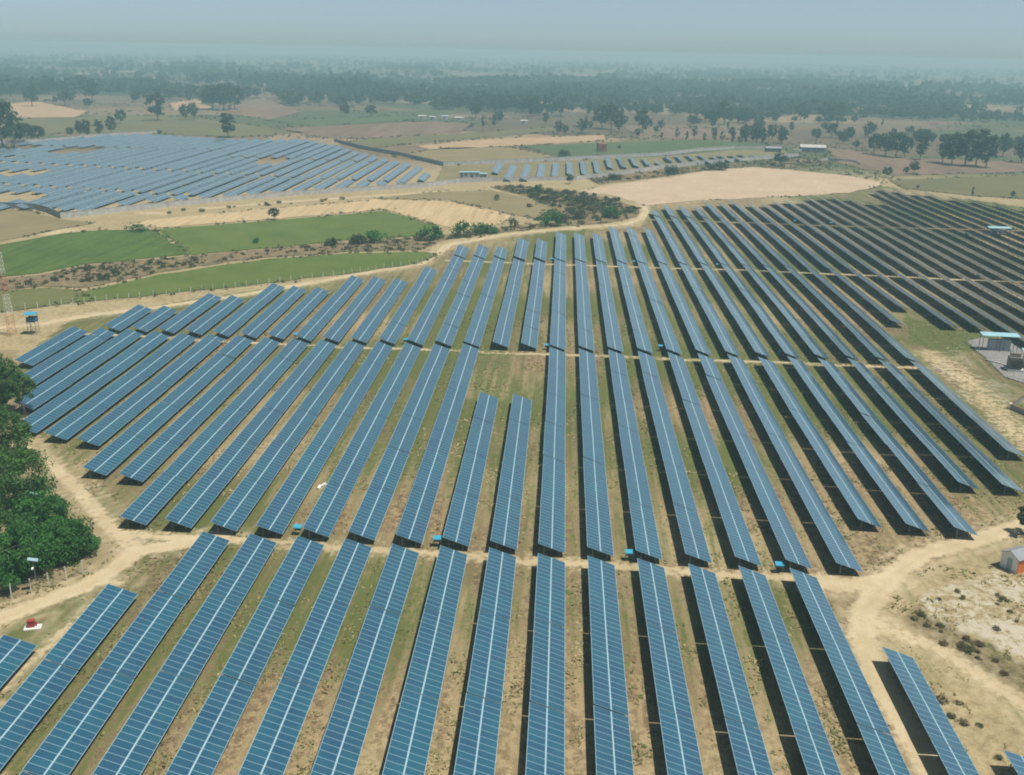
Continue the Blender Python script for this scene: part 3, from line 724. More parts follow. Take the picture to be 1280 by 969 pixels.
def scatter_poly(pts, n, seed):
    r = np.random.default_rng(seed); P = np.array(pts); out = []
    while len(out) < n:
        q = r.uniform(P.min(0), P.max(0), (200, 2)); m = inside(q[:, 0], q[:, 1], pts)
        out += [tuple(v) for v in q[m]]
    return out[:n]
for pts, n, hm, mts, lab, g in [
 (GS([(640, 234), (720, 241), (770, 251), (796, 263), (760, 271), (700, 277), (692, 262), (660, 247)]), 88, (.9, 2.8), ['leaf_grey', 'leaf_dark', 'leaf_dry', 'leaf_grey'], 'low scrub bush in the bushy patch beside the bare earth', 'scrub bushes in the bushy patch'),
 (GS([(0, 356), (110, 338), (240, 324), (330, 315), (420, 307), (530, 301), (550, 303), (430, 314), (330, 320), (200, 339), (110, 356), (50, 358)]), 85, (.5, 1.5), ['leaf_grey', 'leaf_dry', 'leaf_dry', 'leaf_dark'], 'dry scrub bush on the eroded ravine bank between the green fields', 'scrub bushes along the ravine'),
 (GS([(560, 298), (640, 287), (700, 280), (790, 266), (790, 273), (700, 285), (640, 292), (580, 300)]), 22, (.7, 2.0), ['leaf_grey', 'leaf_dry', 'leaf_dark'], 'scrub bush on the earth bank above the upper dirt track', 'scrub bushes above the upper dirt track'),
 (GS([(730, 223), (830, 214), (930, 204), (1000, 198), (1040, 205), (990, 210), (940, 206), (840, 219), (750, 230)]), 22, (.8, 2.8), ['leaf_grey', 'leaf_dark', 'leaf_dry'], 'scrub bush on the bank between the strip wall and bare earth', 'scrub bushes below the strip wall'),
 (GS([(1130, 778), (1150, 765), (1200, 788), (1275, 835), (1270, 850), (1205, 822)]), 20, (.25, .5), ['scrub', 'leaf_dry'], 'brown dead weed clump beside the white rubble ground', 'dead weed clumps by the rubble'),
 (GS([(180, 268), (330, 255), (540, 241), (650, 235), (650, 237), (540, 243), (330, 258), (180, 271)]), 16, (.6, 1.6), ['leaf_grey', 'leaf_dark'], 'small weed bush at the foot of the white field wall', 'weed bushes along the white field wall'),
 (GS([(1160, 735), (1200, 720), (1260, 745), (1280, 790), (1235, 795), (1180, 765)]), 12, (.2, .4), ['scrub', 'leaf_dry'], 'small green weed clump on the white rubble ground', 'weed clumps on the rubble ground'),
 (GS([(1130, 850), (1250, 880), (1280, 969), (1220, 969), (1160, 900)]), 10, (.25, .5), ['scrub', 'leaf_dry'], 'grass tuft on the rough verge beside the last solar row', 'grass tufts beside the last row')]:
    for x, y in scatter_poly(pts, n, len(lab)):
        bush(x, y, random.uniform(*hm), random.choice(mts), lab, g, random.uniform(.9, 1.6)*(1.6 if hm[1] < .9 else 1))

# dry grass and weeds over the plant's ground
def grass(n=26000):
    r = np.random.default_rng(12)
    gx = r.uniform(-95, 105, n*3); gy = 62+r.uniform(0, 1, n*3)**1.5*190
    nz = .6*vnoise(gx, gy, 5, 41)+.4*vnoise(gx, gy, 1.7, 43); k = nz > r.uniform(.45, .72, len(nz))
    for pl, hw, st in ROADS: k &= seg_dist(gx, gy, pl) > hw*1.15
    k &= np.abs(gy-PAB(gx)) > 1.2
    gx, gy = gx[k][:n], gy[k][:n]; m = len(gx); gz = hz(gx, gy)
    Q = []; C = []
    for b in range(3):
        a = r.uniform(0, 6.28, m); h = r.uniform(.08, .22, m)*(.6+.9*vnoise(gx, gy, 9, 44)); w_ = r.uniform(.05, .15, m); lean = r.normal(0, .22, (m, 2))
        ox = gx+r.normal(0, .15, m); oy = gy+r.normal(0, .15, m); dx = np.cos(a)*w_; dy = np.sin(a)*w_
        Q.append(np.stack([np.stack([ox-dx, oy-dy, gz-.03], -1), np.stack([ox+dx, oy+dy, gz-.03], -1), np.stack([ox+dx*1.2+lean[:, 0], oy+dy*1.2+lean[:, 1], gz+h], -1), np.stack([ox-dx*.9+lean[:, 0], oy-dy*.9+lean[:, 1], gz+h*.8], -1)], 1))
        C.append(np.clip(vnoise(gx, gy, 14, 45)*1.5-.25+r.normal(0, .18, m), 0, 1))
    o = link(bpy.data.objects.new('dry_grass', quads_mesh('dry_grass', np.concatenate(Q), np.concatenate(C), M['grass']))); tag(o, 'dry grass and weeds growing between the solar rows', 'grass', None, 'stuff')
M['grass'] = leaf_mat('dry_grass_blades', (.13, .165, .040), (.56, .45, .25), (.36, .29, .14))
grass()

# low scrub along the field margins, in the ravine and over the rough ground: too much to count
def undergrowth():
    r = np.random.default_rng(77); P_ = []
    for nm, pts in PATCHES:
        if nm in ('gravel_pad', 'strip_land'): continue
        far = min(p[1] for p in pts) > 560
        for (ax, ay), (bx, by) in zip(pts, pts[1:]+pts[:1]):
            L = math.hypot(bx-ax, by-ay); n = int(L/(2.2 if not far else 5.0))
            t = r.uniform(0, 1, n); x = ax+(bx-ax)*t; y = ay+(by-ay)*t; k = vnoise(x, y, 22, 61) > .46
            m = int(k.sum()); P_.append(np.stack([x[k]+r.normal(0, .9, m), y[k]+r.normal(0, 1.6, m), r.uniform(.25, .9, m)*(1.9 if far else 1)], -1))
        if nm in ('ravine_bank', 'scrub_land'):
            A = np.array(pts); q = r.uniform(A.min(0), A.max(0), (9000, 2)); q = q[inside(q[:, 0], q[:, 1], pts)]
            k = vnoise(q[:, 0], q[:, 1], 11, 62) > r.uniform(.3, .62, len(q)); q = q[k][:1500]
            P_.append(np.concatenate([q, r.uniform(.25, 1.1, (len(q), 1))], 1))
    for n, y0, y1, hh in ((2600, 560, 1150, 1.5), (700, 1150, 1700, 2.6)):
        y = r.uniform(y0, y1, n*3); x = r.uniform(-.62, .6, n*3)*y; k = vnoise(x, y, 45, 63) > r.uniform(.5, .7, n*3)
        for nm, pts in PATCHES:
            if nm in ('strip_land', 'bare_earth', 'field_land'): k &= ~inside(x, y, pts)
        k &= ~((x < -66) & (x > -385) & (y < 750)); x, y = x[k][:n], y[k][:n]
        P_.append(np.stack([x, y, r.uniform(.4, 1, len(x))*hh], -1))
    A = np.concatenate(P_); N = len(A); Q = []; C = []
    for b in range(11):
        d = r.normal(size=(N, 3))*np.array([.5, .5, .25]); d[:, 2] = np.abs(d[:, 2])+.15
        c = np.stack([A[:, 0], A[:, 1], hz(A[:, 0], A[:, 1])], -1)+d*A[:, 2:3]*1.1
        a = r.normal(size=(N, 3)); a[:, 2] *= .5; a /= np.linalg.norm(a, axis=1)[:, None]; e = np.cross(a, r.normal(size=(N, 3))); e /= np.linalg.norm(e, axis=1)[:, None]
        sz = A[:, 2:3]*r.uniform(.25, .5, (N, 1)); Q.append(np.stack([c-a*sz-e*sz*.6, c+a*sz*.3-e*sz*.7, c+a*sz+e*sz*.5, c-a*sz*.4+e*sz*.7], 1)); C.append(np.clip(vnoise(A[:, 0], A[:, 1], 18, 64)*1.3-.15+r.normal(0, .2, N), 0, 1))
    o = link(bpy.data.objects.new('undergrowth', quads_mesh('undergrowth', np.concatenate(Q), np.concatenate(C), M['scrub']))); tag(o, 'low scrub and weeds along the field margins and ravine', 'undergrowth', None, 'stuff')
undergrowth()

# individual trees in the middle distance: (base x, base y, height in photo px, kind, width)
MID = [(6, 186, 62, 'round', .8), (20, 179, 26, 'round', 1.2), (34, 177, 23, 'round', 1.2), (48, 177, 20, 'round', 1.1), (88, 171, 12, 'round', .9), (100, 170, 19, 'tall', 1.1), (109, 171, 21, 'tall', 1.2), (124, 169, 19, 'tall', 1.3), (140, 167, 21, 'tall', 1.3), (151, 155, 19, 'round', .8),
 (40, 133, 26, 'round', .8), (82, 132, 20, 'round', 1.1), (13, 121, 15, 'round', 1.0), (115, 128, 26, 'round', .9), (197, 151, 36, 'tall', 1.2), (232, 150, 20, 'round', .8), (243, 150, 22, 'round', .8), (286, 172, 32, 'tall', 1.2), (200, 169, 7, 'round', 1.1), (266, 137, 30, 'round', .9), (280, 138, 33, 'round', .9), (294, 137, 30, 'round', .8), (62, 118, 25, 'tall', 1.3), (170, 128, 16, 'round', 1), (150, 113, 14, 'round', 1), (103, 116, 22, 'round', 1.1),
 (18, 192, 18, 'slim', .8), (604, 165, 22, 'slim', .9), (617, 163, 18, 'slim', .9), (594, 148, 20, 'round', .8), (698, 168, 17, 'tall', 1.2), (706, 169, 13, 'round', .8), (728, 167, 20, 'tall', 1.4), (752, 161, 30, 'round', .9), (764, 162, 32, 'round', .8), (774, 165, 26, 'tall', 1.1), (803, 166, 30, 'tall', 1.3), (797, 172, 12, 'tall', 1.2), (826, 178, 13, 'slim', 1.2), (846, 176, 16, 'slim', 1.2), (858, 178, 14, 'slim', 1.2), (868, 176, 18, 'slim', 1.2), (880, 180, 14, 'slim', 1.2), (892, 181, 18, 'slim', 1), (902, 181, 18, 'slim', 1), (915, 183, 18, 'slim', 1), (924, 184, 19, 'slim', 1), (932, 183, 18, 'slim', 1), (940, 182, 16, 'slim', 1),
 (1092, 193, 26, 'round', .8), (1106, 195, 30, 'round', .9), (1120, 197, 32, 'round', .9), (1130, 198, 28, 'round', .7), (1150, 200, 30, 'tall', 1.1), (1178, 204, 36, 'tall', 1.1), (1190, 206, 40, 'tall', 1.1), (1206, 208, 44, 'tall', 1.2), (1219, 208, 46, 'tall', 1.2), (1232, 210, 40, 'tall', 1.2), (1252, 196, 30, 'round', .8), (1276, 204, 30, 'round', .9), (1108, 222, 14, 'round', 1.0), (1142, 218, 17, 'round', .9), (1132, 217, 9, 'round', 1), (1215, 248, 16, 'slim', .7), (1265, 247, 9, 'round', .8), (1147, 236, 5, 'round', .9), (1085, 172, 20, 'round', 1.0), (1040, 172, 18, 'round', 1.1), (1020, 176, 16, 'round', 1), (1060, 176, 18, 'round', 1), (905, 156, 30, 'round', .9), (890, 160, 24, 'tall', 1.1), (1000, 150, 22, 'round', 1), (1030, 152, 26, 'round', 1.1), (1046, 150, 24, 'round', 1)]
for pg, n_, hr, kinds in ((GS([(-20, 100), (335, 100), (335, 128), (240, 146), (130, 138), (-20, 126)]), 42, (8, 14), ['round', 'tall', 'tall']), (GS([(580, 152), (830, 155), (830, 172), (700, 160)]), 12, (6, 12), ['tall', 'round', 'slim']), (GS([(830, 156), (1030, 152), (1280, 186), (1280, 206), (1060, 186), (960, 172)]), 22, (6, 12), ['round', 'tall', 'slim'])):
    P_ = np.array(pg); c_ = 0; r_2 = np.random.default_rng(n_)
    while c_ < n_:
        q = r_2.uniform(P_.min(0), P_.max(0))
        if inside(q[:1], q[1:], pg)[0]:
            h_ = r_2.uniform(*hr); d_ = (Vector((q[0], q[1], 0))-Vector((0, 0, CAMH)))
            py_ = 484.5-F*d_.dot(u2)/d_.dot(fw); px_ = 640+F*d_.dot(r2)/d_.dot(fw)
            MID.append((px_, py_, h_*F/d_.dot(fw)*.98, random.choice(kinds), r_2.uniform(.8, 1.3))); c_ += 1
TL = {'round': 'dark round-crowned tree standing in the fields behind the plant', 'tall': 'tall dark tree standing in the fields behind the plant', 'slim': 'thin tree with a small crown in the fields behind the strip'}
for px, py, hp, kind, wd in MID:
    x, y = G(px, py); dep = (Vector((x, y, 0))-Vector((0, 0, CAMH))).dot(fw)
    tree(x, y, hp*dep/F/.98, kind, TL[kind], 'trees in the fields behind the plant', 'field_tree', wd)
# the woods beyond: the nearest stand as single trees, the rest reads as one mass
WOODS = [(GS([(345, 128), (380, 141), (430, 147), (540, 143), (660, 146), (760, 146), (830, 152), (900, 150), (900, 112), (700, 102), (560, 103), (430, 99), (340, 104)]), 1050, 1.0),
 (GS([(890, 172), (975, 184), (985, 170), (1010, 158), (1100, 165), (1140, 180), (1320, 190), (1320, 118), (1150, 118), (1000, 106), (880, 108), (860, 140)]), 950, .9),
 (GS([(-40, 132), (60, 124), (130, 128), (210, 126), (260, 134), (330, 124), (345, 98), (200, 88), (60, 84), (-40, 84)]), 650, .8)]
FT = []
for k, (pg, n, _) in enumerate(WOODS):
    got = 0; r = np.random.default_rng(100+k); Pm = np.array(pg)
    while got < n:
        q = r.uniform(Pm.min(0), Pm.max(0), (600, 2)); m = inside(q[:, 0], q[:, 1], pg)
        q = q[m]; nz = vnoise(q[:, 0], q[:, 1]*.7, 95, 21+k)
        q = q[nz > r.uniform(.50, .66, len(q))]
        for a in q[:n-got]: FT.append((a[0], a[1]))
        got += len(q)
r = np.random.default_rng(5)
az = r.uniform(-.62, .56, 22000); ds = 850*np.exp(r.uniform(0, 1, 22000)**.8*2.25)
xx = np.sin(az)*ds; yy = np.cos(az)*ds
nz = vnoise(xx, yy*.8, 230, 31)*.6+vnoise(xx, yy, 60, 33)*.4
keep = nz > r.uniform(.47, .60, len(xx)); keep &= yy > 1150
FT += list(zip(xx[keep], yy[keep]))
FT.sort(key=lambda p: math.hypot(*p))
fq, fc, tq = [], [], []
for n, (x, y) in enumerate(FT):
    kind = 'tall' if vnoise(x, y, 180, 77) > .5 else 'round'
    if random.random() < .15: kind = 'slim'
    h = random.uniform(9, 15)*(1.25 if kind != 'round' else .95)*(.5+.95*float(vnoise(x, y, 110, 78)))
    if n < 140:
        tree(x, y, h*1.2, kind, 'dark tree in the hazy wood beyond the fields', 'trees of the hazy wood', 'woodland_tree', random.uniform(.9, 1.4)); continue
    _, _, Q, C = PR[kind, random.randrange(NS[kind])]
    m = 90 if y < 2000 else 44
    idx = rng.choice(len(Q), m, replace=False); q = Q[idx]; c = q.mean(1, keepdims=True); q = c+(q-c)*(2.0 if m == 90 else 3.2)
    a = random.uniform(0, 6.28); ca, sa = math.cos(a), math.sin(a); wd = h*random.uniform(1.1, 1.9)
    fq.append(np.stack([(q[..., 0]*ca-q[..., 1]*sa)*wd+x, (q[..., 0]*sa+q[..., 1]*ca)*wd+y, q[..., 2]*h], -1)); fc.append(C[idx])
    tq.append((x, y, h))
fo = link(bpy.data.objects.new('far_woodland', quads_mesh('far_woodland', np.concatenate(fq), np.concatenate(fc), M['leaf_dark'])))
tag(fo, 'hazy woodland stretching to the horizon', 'woodland', None, 'stuff')

# ------------------------------------------------------------------ walls and fences
def wall(pts, h, mat, label, name='boundary_wall', th=.22, bay=3.0):
    mb = MB(); post = MB(); base = GS(pts); o0 = base[0]
    for (ax, ay), (bx, by) in zip(base[:-1], base[1:]):
        L = math.hypot(bx-ax, by-ay); a = math.atan2(by-ay, bx-ax); n = max(1, round(L/bay))
        mb.box(((ax+bx)/2-o0[0], (ay+by)/2-o0[1], h/2-.1), (L, th*.5, h+.2), 0, Euler((0, 0, a)))
        mb.box(((ax+bx)/2-o0[0], (ay+by)/2-o0[1], h+.05), (L, th*1.2, .1), 0, Euler((0, 0, a)))
        for k in range(n+1):
            t = k/n; post.box((ax+(bx-ax)*t-o0[0], ay+(by-ay)*t-o0[1], h/2), (.26, .26, h+.3), 0, Euler((0, 0, a)))
    r_ = empty(name, (*o0, 0)); tag(r_, label, 'wall'); mb.obj('wall_panel', mat, r_); p = post.obj('wall_post', mat, r_); p['kind'] = 'stuff'; return r_
wall([(76, 273), (110, 270), (160, 264), (210, 259), (280, 252), (350, 246), (440, 240), (535, 234), (575, 228.5), (618, 227), (720, 225.5), (790, 217), (820, 212), (876, 205.5), (917, 202.5), (947, 200), (998, 195.5)], 2.3, M['concrete'], 'long pale concrete wall along the front of the far solar field')
wall([(-60, 258), (0, 260), (45, 262), (60, 266), (76, 273)], 2.4, M['slate'], 'dark grey wall at the near corner of the far solar field')
wall([(554, 207), (620, 204.5), (700, 201), (830, 194.5), (876, 189), (917, 186.5), (975, 186)], 2.3, M['concrete'], 'pale concrete wall behind the narrow strip of short solar rows')
wall([(418, 177), (450, 186), (500, 195), (554, 207.5)], 2.4, M['slate'], 'dark grey wall sloping down the back of the far solar field')
wall([(-40, 181), (20, 179.5), (60, 177), (140, 170), (200, 167)], 2.2, M['concrete'], 'pale wall behind the far solar field near the dark trees')
wall([(1020, 203), (1035, 200), (1068, 203), (1075, 206)], 1.4, M['concrete'], 'short low pale wall beyond the bare earth')
def fence(pts, spacing, h, label, pr=.07, off=0, wires=4):
    base = GS(pts); o0 = base[0]; rt_ = empty('wire_fence', (*o0, h1(*o0))); tag(rt_, label, 'fence'); mb = MB(); pm = MB()
    pm.bar((0, 0, -.3), (0, 0, h), pr); pm = pm.mesh('fence_post', M['whitepost']); P = []
    for (ax, ay), (bx, by) in zip(base[:-1], base[1:]):
        L = math.hypot(bx-ax, by-ay); n = max(1, round(L/spacing))
        for k in range(n): P.append((ax+(bx-ax)*k/n, ay+(by-ay)*k/n))
    P.append(base[-1])
    for x, y in P:
        o = link(bpy.data.objects.new('fence_post', pm), rt_); o.location = (x-o0[0], y-o0[1], h1(x, y)-h1(*o0)); o.rotation_euler = (random.gauss(0, .02), random.gauss(0, .02), random.random())
    for (ax, ay), (bx, by) in zip(P[:-1], P[1:]):
        for k in range(wires):
            z = h*(k+.6)/wires; mb.bar((ax-o0[0], ay-o0[1], h1(ax, ay)-h1(*o0)+z), (bx-o0[0], by-o0[1], h1(bx, by)-h1(*o0)+z), .012, 0, 3)
    mb.obj('wire', M['steel'], rt_); return rt_
fence([(-50, 401), (0, 394), (63, 386), (120, 380), (175, 375), (225, 370), (280, 363.5), (350, 355), (430, 345.5), (480, 338), (522, 332), (546, 322)], 3.2, 1.9, 'long wire fence of white posts below the green fields', .09)
fence([(-25, 757), (15, 750), (40, 743), (62, 735), (84, 727), (104, 719)], 2.9, 2.1, 'short wire fence of white concrete posts beside the green shrubs', .085, 0, 5)

# ------------------------------------------------------------------ string inverter boxes with sky-blue covers
def box_proto():
    mb = MB(); mb.box((0, 0, 1.30), (1.15, .95, .05), 0, Euler((R(9), 0, 0))); mb.box((0, -.46, 1.20), (1.15, .03, .14), 0)
    lid = mb.mesh('cover', M['cyan']); b = MB(); b.box((0, .05, .92), (.85, .32, .55), 0); body = b.mesh('cabinet', M['darkgrey'])
    l = MB()
    for sx in (-.5, .5):
        for sy in (-.35, .35): l.bar((sx, sy, -.3), (sx, sy, 1.28), .035)
    return lid, body, l.mesh('stand', M['steel'])
LID, BODY, STAND = box_proto()
BOXES = [(372, 657, 'thirteenth row, second block, beside the bare corner'), (546.5, 671, 'sixteenth row of the second block'), (787, 687.5, 'twentieth row of the second block'), (974.7, 703, 'twenty-third row of the second block, by the curved road'),
 (683.7, 430.5, 'row beside the bare grass square'), (826, 432.5, 'twenty-second row, near the bare grass square'), (977, 440, 'twenty-sixth row of the third block'), (1091, 446.5, 'twenty-ninth row, near the equipment yard'), (370, 415.5, 'ninth row of the third block'), (507.5, 422.8, 'thirteenth row of the third block'),
 (690, 324.5, 'eighteenth row, at the fourth block path'), (792.5, 327.5, 'twenty-second row, at the fourth block path'), (897.5, 332, 'twenty-fifth row, at the fourth block path'), (1112.5, 338, 'thirty-fourth row, at the fourth block path'), (1223, 343.5, 'last visible row of the fourth block path'),
 (956.6, 274.2, 'first row of the farthest path'), (994, 275, 'second row of the farthest path'), (1039, 277.5, 'third row of the farthest path'), (1058, 277, 'fourth row of the farthest path'), (1209, 291, 'row next to the long blue shelter')]
for px, py, lab in BOXES:
    x, y = G(px, py, 1.3); sc = 1.0
    rt_ = empty('inverter_box', (x, y, h1(x, y)), random.gauss(0, .06)); rt_.scale = (sc, sc, sc); tag(rt_, 'sky-blue covered inverter box at the '+lab, 'inverter box', 'sky-blue inverter boxes')
    for nm, me in (('cover', LID), ('cabinet', BODY), ('stand', STAND)): link(bpy.data.objects.new(nm, me), rt_)
x, y = G(1248, 293); rt_ = empty('long_shelter', (x, y, h1(x, y))); tag(rt_, 'long pale-blue roofed shelter among the farthest solar rows', 'shelter')
mb = MB(); mb.box((0, 0, 2.9), (9, 3, .12), 0, Euler((R(6), 0, 0))); mb.obj('roof', M['palecyan'], rt_)
mb = MB(); [mb.bar((sx, sy, -.3), (sx, sy, 2.85), .07) for sx in (-4.2, 0, 4.2) for sy in (-1.2, 1.2)]; mb.obj('roof_post', M['steel'], rt_)
mb = MB(); mb.box((-2, 0, 1), (2.6, 1, 2.0), 0); mb.box((1.8, 0, .9), (2.4, 1, 1.8), 0); mb.obj('cabinet', M['greycab'], rt_)

# ------------------------------------------------------------------ watchtower and lattice mast by the back fence
x, y = G(43, 419); rt_ = empty('watchtower', (x, y, h1(x, y)), .12); rt_.scale = (.82, .82, .85); tag(rt_, 'small blue watchtower cabin on tall legs under a sky-blue roof', 'watchtower')
mb = MB()
for sx in (-1.05, 1.05):
    for sy in (-1.05, 1.05): mb.bar((sx*1.15, sy*1.15, -.2), (sx, sy, 6.0), .07)
for z0, z1 in ((.3, 2.0), (2.0, 3.7)):
    for (ax, ay), (bx, by) in (((-1.1, -1.1), (1.1, -1.1)), ((1.1, -1.1), (1.1, 1.1)), ((1.1, 1.1), (-1.1, 1.1)), ((-1.1, 1.1), (-1.1, -1.1))):
        mb.bar((ax, ay, z0), (bx, by, z1), .03); mb.bar((ax, ay, z1), (bx, by, z1), .03)
mb.obj('tower_legs', M['steel'], rt_)
mb = MB()
for (cx, cy2, dx, dy) in ((0, -1.2, 2.46, .06), (0, 1.2, 2.46, .06), (-1.2, 0, .06, 2.34), (1.2, 0, .06, 2.34)): mb.box((cx, cy2, 4.35), (dx, dy, 1.15), 0)
mb.box((0, 0, 3.74), (2.6, 2.6, .1), 0); mb.obj('cabin', M['blue'], rt_)
mb = MB(); b = 0
for s in (-1, 1): mb.box((0, s*.86, 6.12), (3.5, 1.85, .06), 0, Euler((R(-9)*s, 0, 0)))
mb.obj('roof', M['cyan'], rt_)
mb = MB(); [mb.bar((s, -1.5, -.1), (s, -1.25, 3.8), .03) for s in (-.25, .25)]; [mb.bar((-.25, -1.48+.25*k/9, .3+k*.38), (.25, -1.48+.25*k/9, .3+k*.38), .02) for k in range(9)]; mb.obj('ladder', M['steel'], rt_)

x, y = G(15, 421); rt_ = empty('lattice_mast', (x, y, h1(x, y)), .3); tag(rt_, 'thin red and white lattice mast beside the blue watchtower', 'mast')
Hm = 30.0; nb = 6
for kk, (nm, mt) in enumerate((('red_section', 'redmast'), ('white_section', 'white'))):
    for sct in range(nb):
        if sct % 2 != kk: continue
        mb = MB(); z0 = Hm*sct/nb; z1 = Hm*(sct+1)/nb
        ww = lambda z: .85*(1-z/Hm)+.28
        cs = [(math.cos(a), math.sin(a)) for a in (0.5, 2.594, 4.689)]
        for c in cs: mb.bar((c[0]*ww(z0), c[1]*ww(z0), z0), (c[0]*ww(z1), c[1]*ww(z1), z1), .042)
        st = 5
        for q in range(st):
            za = z0+(z1-z0)*q/st; zb = z0+(z1-z0)*(q+1)/st
            for i in range(3):
                c, d = cs[i], cs[(i+1) % 3]
                mb.bar((c[0]*ww(za), c[1]*ww(za), za), (d[0]*ww(zb), d[1]*ww(zb), zb), .022); mb.bar((c[0]*ww(zb), c[1]*ww(zb), zb), (d[0]*ww(zb), d[1]*ww(zb), zb), .022)
        mb.obj(nm, M[mt], rt_)

# ------------------------------------------------------------------ solar street lamps in the thicket
for px, py, lab in ((43, 617.5, 'pale-panelled solar street lamp in the upper thicket above the track'), (41, 701, 'solar street lamp with tilted white panel behind the fence posts')):
    x, y = G(px, py, 4.6); rt_ = empty('solar_street_lamp', (x, y, h1(x, y)), .4); tag(rt_, lab, 'street lamp', 'solar street lamps')
    mb = MB(); mb.bar((0, 0, -.3), (0, 0, 4.5), .05, 0, 8, .04); mb.obj('pole', M['steel'], rt_)
    mb = MB(); mb.box((0, 0, 4.62), (1.25, .75, .05), 0, Euler((0, R(18), 0))); mb.obj('solar_panel', M['clip'], rt_)
    mb = MB(); mb.bar((0, 0, 3.7), (.0, -1.0, 3.95), .035); mb.obj('arm', M['steel'], rt_)
    mb = MB(); mb.box((0, -1.15, 3.96), (.22, .55, .09), 0); mb.obj('lamp_head', M['white'], rt_)

# ------------------------------------------------------------------ red valve box on its white slab
x, y = G(40, 786); rt_ = empty('hydrant_box', (x, y, h1(x, y)), .3); tag(rt_, 'red hydrant box on a white concrete slab beside the dirt road', 'hydrant')
mb = MB(); mb.box((.15, -.1, .06), (1.9, 1.0, .16), 0); mb.obj('slab', M['white'], rt_)
mb = MB(); mb.box((0, 0, .55), (.75, .55, .85), 0); mb.box((0, 0, 1.0), (.85, .65, .07), 0); mb.obj('box_body', M['red'], rt_)
mb = MB(); mb.bar((.55, 0, .1), (.55, 0, .7), .08, 0, 8); mb.bar((.4, 0, .6), (.7, 0, .6), .06, 0, 8); mb.obj('valve', M['red'], rt_)
x, y = G(402, 607); mb = MB()
for k in range(4): mb.box((random.uniform(-.1, .1), k*.5-.8, .14+.05*k % .1), (.42, .55, .26), 0, Euler((0, random.uniform(-.2, .2), random.uniform(-.4, .4))))
o = mb.obj('cement_sacks', M['white']); o.location = (x, y, h1(x, y)); o.rotation_euler.z = -.4; tag(o, 'heap of white sacks lying between two solar rows', 'sacks')

# ------------------------------------------------------------------ hut at the right edge
x, y = G(1269, 709); rt_ = empty('guard_hut', (x, y, h1(x, y)), R(-62)); tag(rt_, 'small guard hut with grey gable roof, white front and orange side', 'hut')
mb = MB(); W2, D2, Hh = 1.35, 1.5, 2.2
mb.quad([(-W2, -D2, -.2), (W2, -D2, -.2), (W2, -D2, Hh), (0, -D2, Hh+.75), (-W2, -D2, Hh)]); mb.quad([(W2, D2, -.2), (-W2, D2, -.2), (-W2, D2, Hh), (0, D2, Hh+.75), (W2, D2, Hh)])
mb.quad([(-W2, D2, -.2), (-W2, -D2, -.2), (-W2, -D2, Hh), (-W2, D2, Hh)]); mb.obj('wall', M['white'], rt_)
mb = MB(); mb.quad([(W2, -D2, -.2), (W2, D2, -.2), (W2, D2, Hh), (W2, -D2, Hh)]); mb.box((W2+.02, -D2+.12, Hh/2), (.06, .24, Hh), 0); mb.obj('side_wall', M['orange'], rt_)
mb = MB()
for s in (-1, 1): mb.box((s*.78, 0, Hh+.42), (1.75, 3.4, .07), 0, Euler((0, s*math.atan2(.75, 1.35), 0)))
mb.obj('roof', M['roofgrey'], rt_)
mb = MB(); mb.box((.1, -D2-.02, .95), (.75, .05, 1.9), 0); d_ = mb.obj('door', M['greycab'], rt_)
mb = MB(); mb.box((W2+.02, .4, 1.35), (.05, .8, .7), 0); mb.obj('window', M['darkglass'], rt_)

# ------------------------------------------------------------------ equipment yard
patch('gravel_pad', GS([(1208, 430), (1226, 425), (1262, 429), (1330, 440), (1330, 494), (1282, 483), (1257, 476)]), M['gravel'], .06)
x, y = G(1246, 441); rt_ = empty('canopied_switchgear', (x, y, h1(x, y)), R(-4)); tag(rt_, 'pale switchgear cabinets under a long sky-blue canopy in the yard', 'switchgear')
mb = MB(); mb.box((0, 0, 4.0), (8.6, 2.8, .14), 0, Euler((R(5), 0, 0))); mb.obj('canopy', M['palecyan'], rt_)
mb = MB(); [mb.bar((sx, sy, -.2), (sx, sy, 4.0), .08) for sx in (-4, 0, 4) for sy in (-1.1, 1.1)]; mb.obj('canopy_post', M['darkgrey'], rt_)
mb = MB(); mb.box((.2, 0, .2), (5.6, 2.0, .4), 0); mb.obj('plinth', M['concrete'], rt_)
mb = MB()
for k in range(3): mb.box((-1.5+k*1.65, 0, 1.6), (1.55, 1.5, 2.4), 0)
mb.obj('cabinet', M['greycab'], rt_)
x, y = G(1266, 466); rt_ = empty('transformer', (x, y, h1(x, y)), R(-8)); tag(rt_, 'bulky brown-grey transformer with finned radiators on the gravel pad', 'transformer')
mb = MB(); mb.box((0, 0, 1.9), (2.6, 1.9, 2.5), 0); mb.box((0, 0, 3.2), (2.8, 2.1, .14), 0); mb.obj('tank', M['transformer'], rt_)
mb = MB()
for k in range(9): mb.box((-1.15+k*.29, -1.25, 1.9), (.07, .65, 2.0), 0); mb.box((-1.15+k*.29, 1.25, 1.9), (.07, .65, 2.0), 0)
mb.obj('radiator_fins', M['transformer'], rt_)
mb = MB(); mb.bar((-1.2, .2, 3.9), (1.0, .2, 3.9), .38, 0, 12); mb.bar((-.8, .2, 3.2), (-.8, .2, 3.6), .08); mb.bar((.7, .2, 3.2), (.7, .2, 3.6), .08); mb.obj('conservator', M['transformer'], rt_)
for k in range(3):
    mb = MB(); mb.bar((-.7+k*.7, -.5, 3.25), (-.7+k*.7, -.5, 3.95), .12, 0, 8, .06); mb.obj('bushing', M['brown'], rt_)
mb = MB(); mb.box((0, 0, .3), (3.4, 3.2, .7), 0); mb.obj('plinth', M['concrete'], rt_)
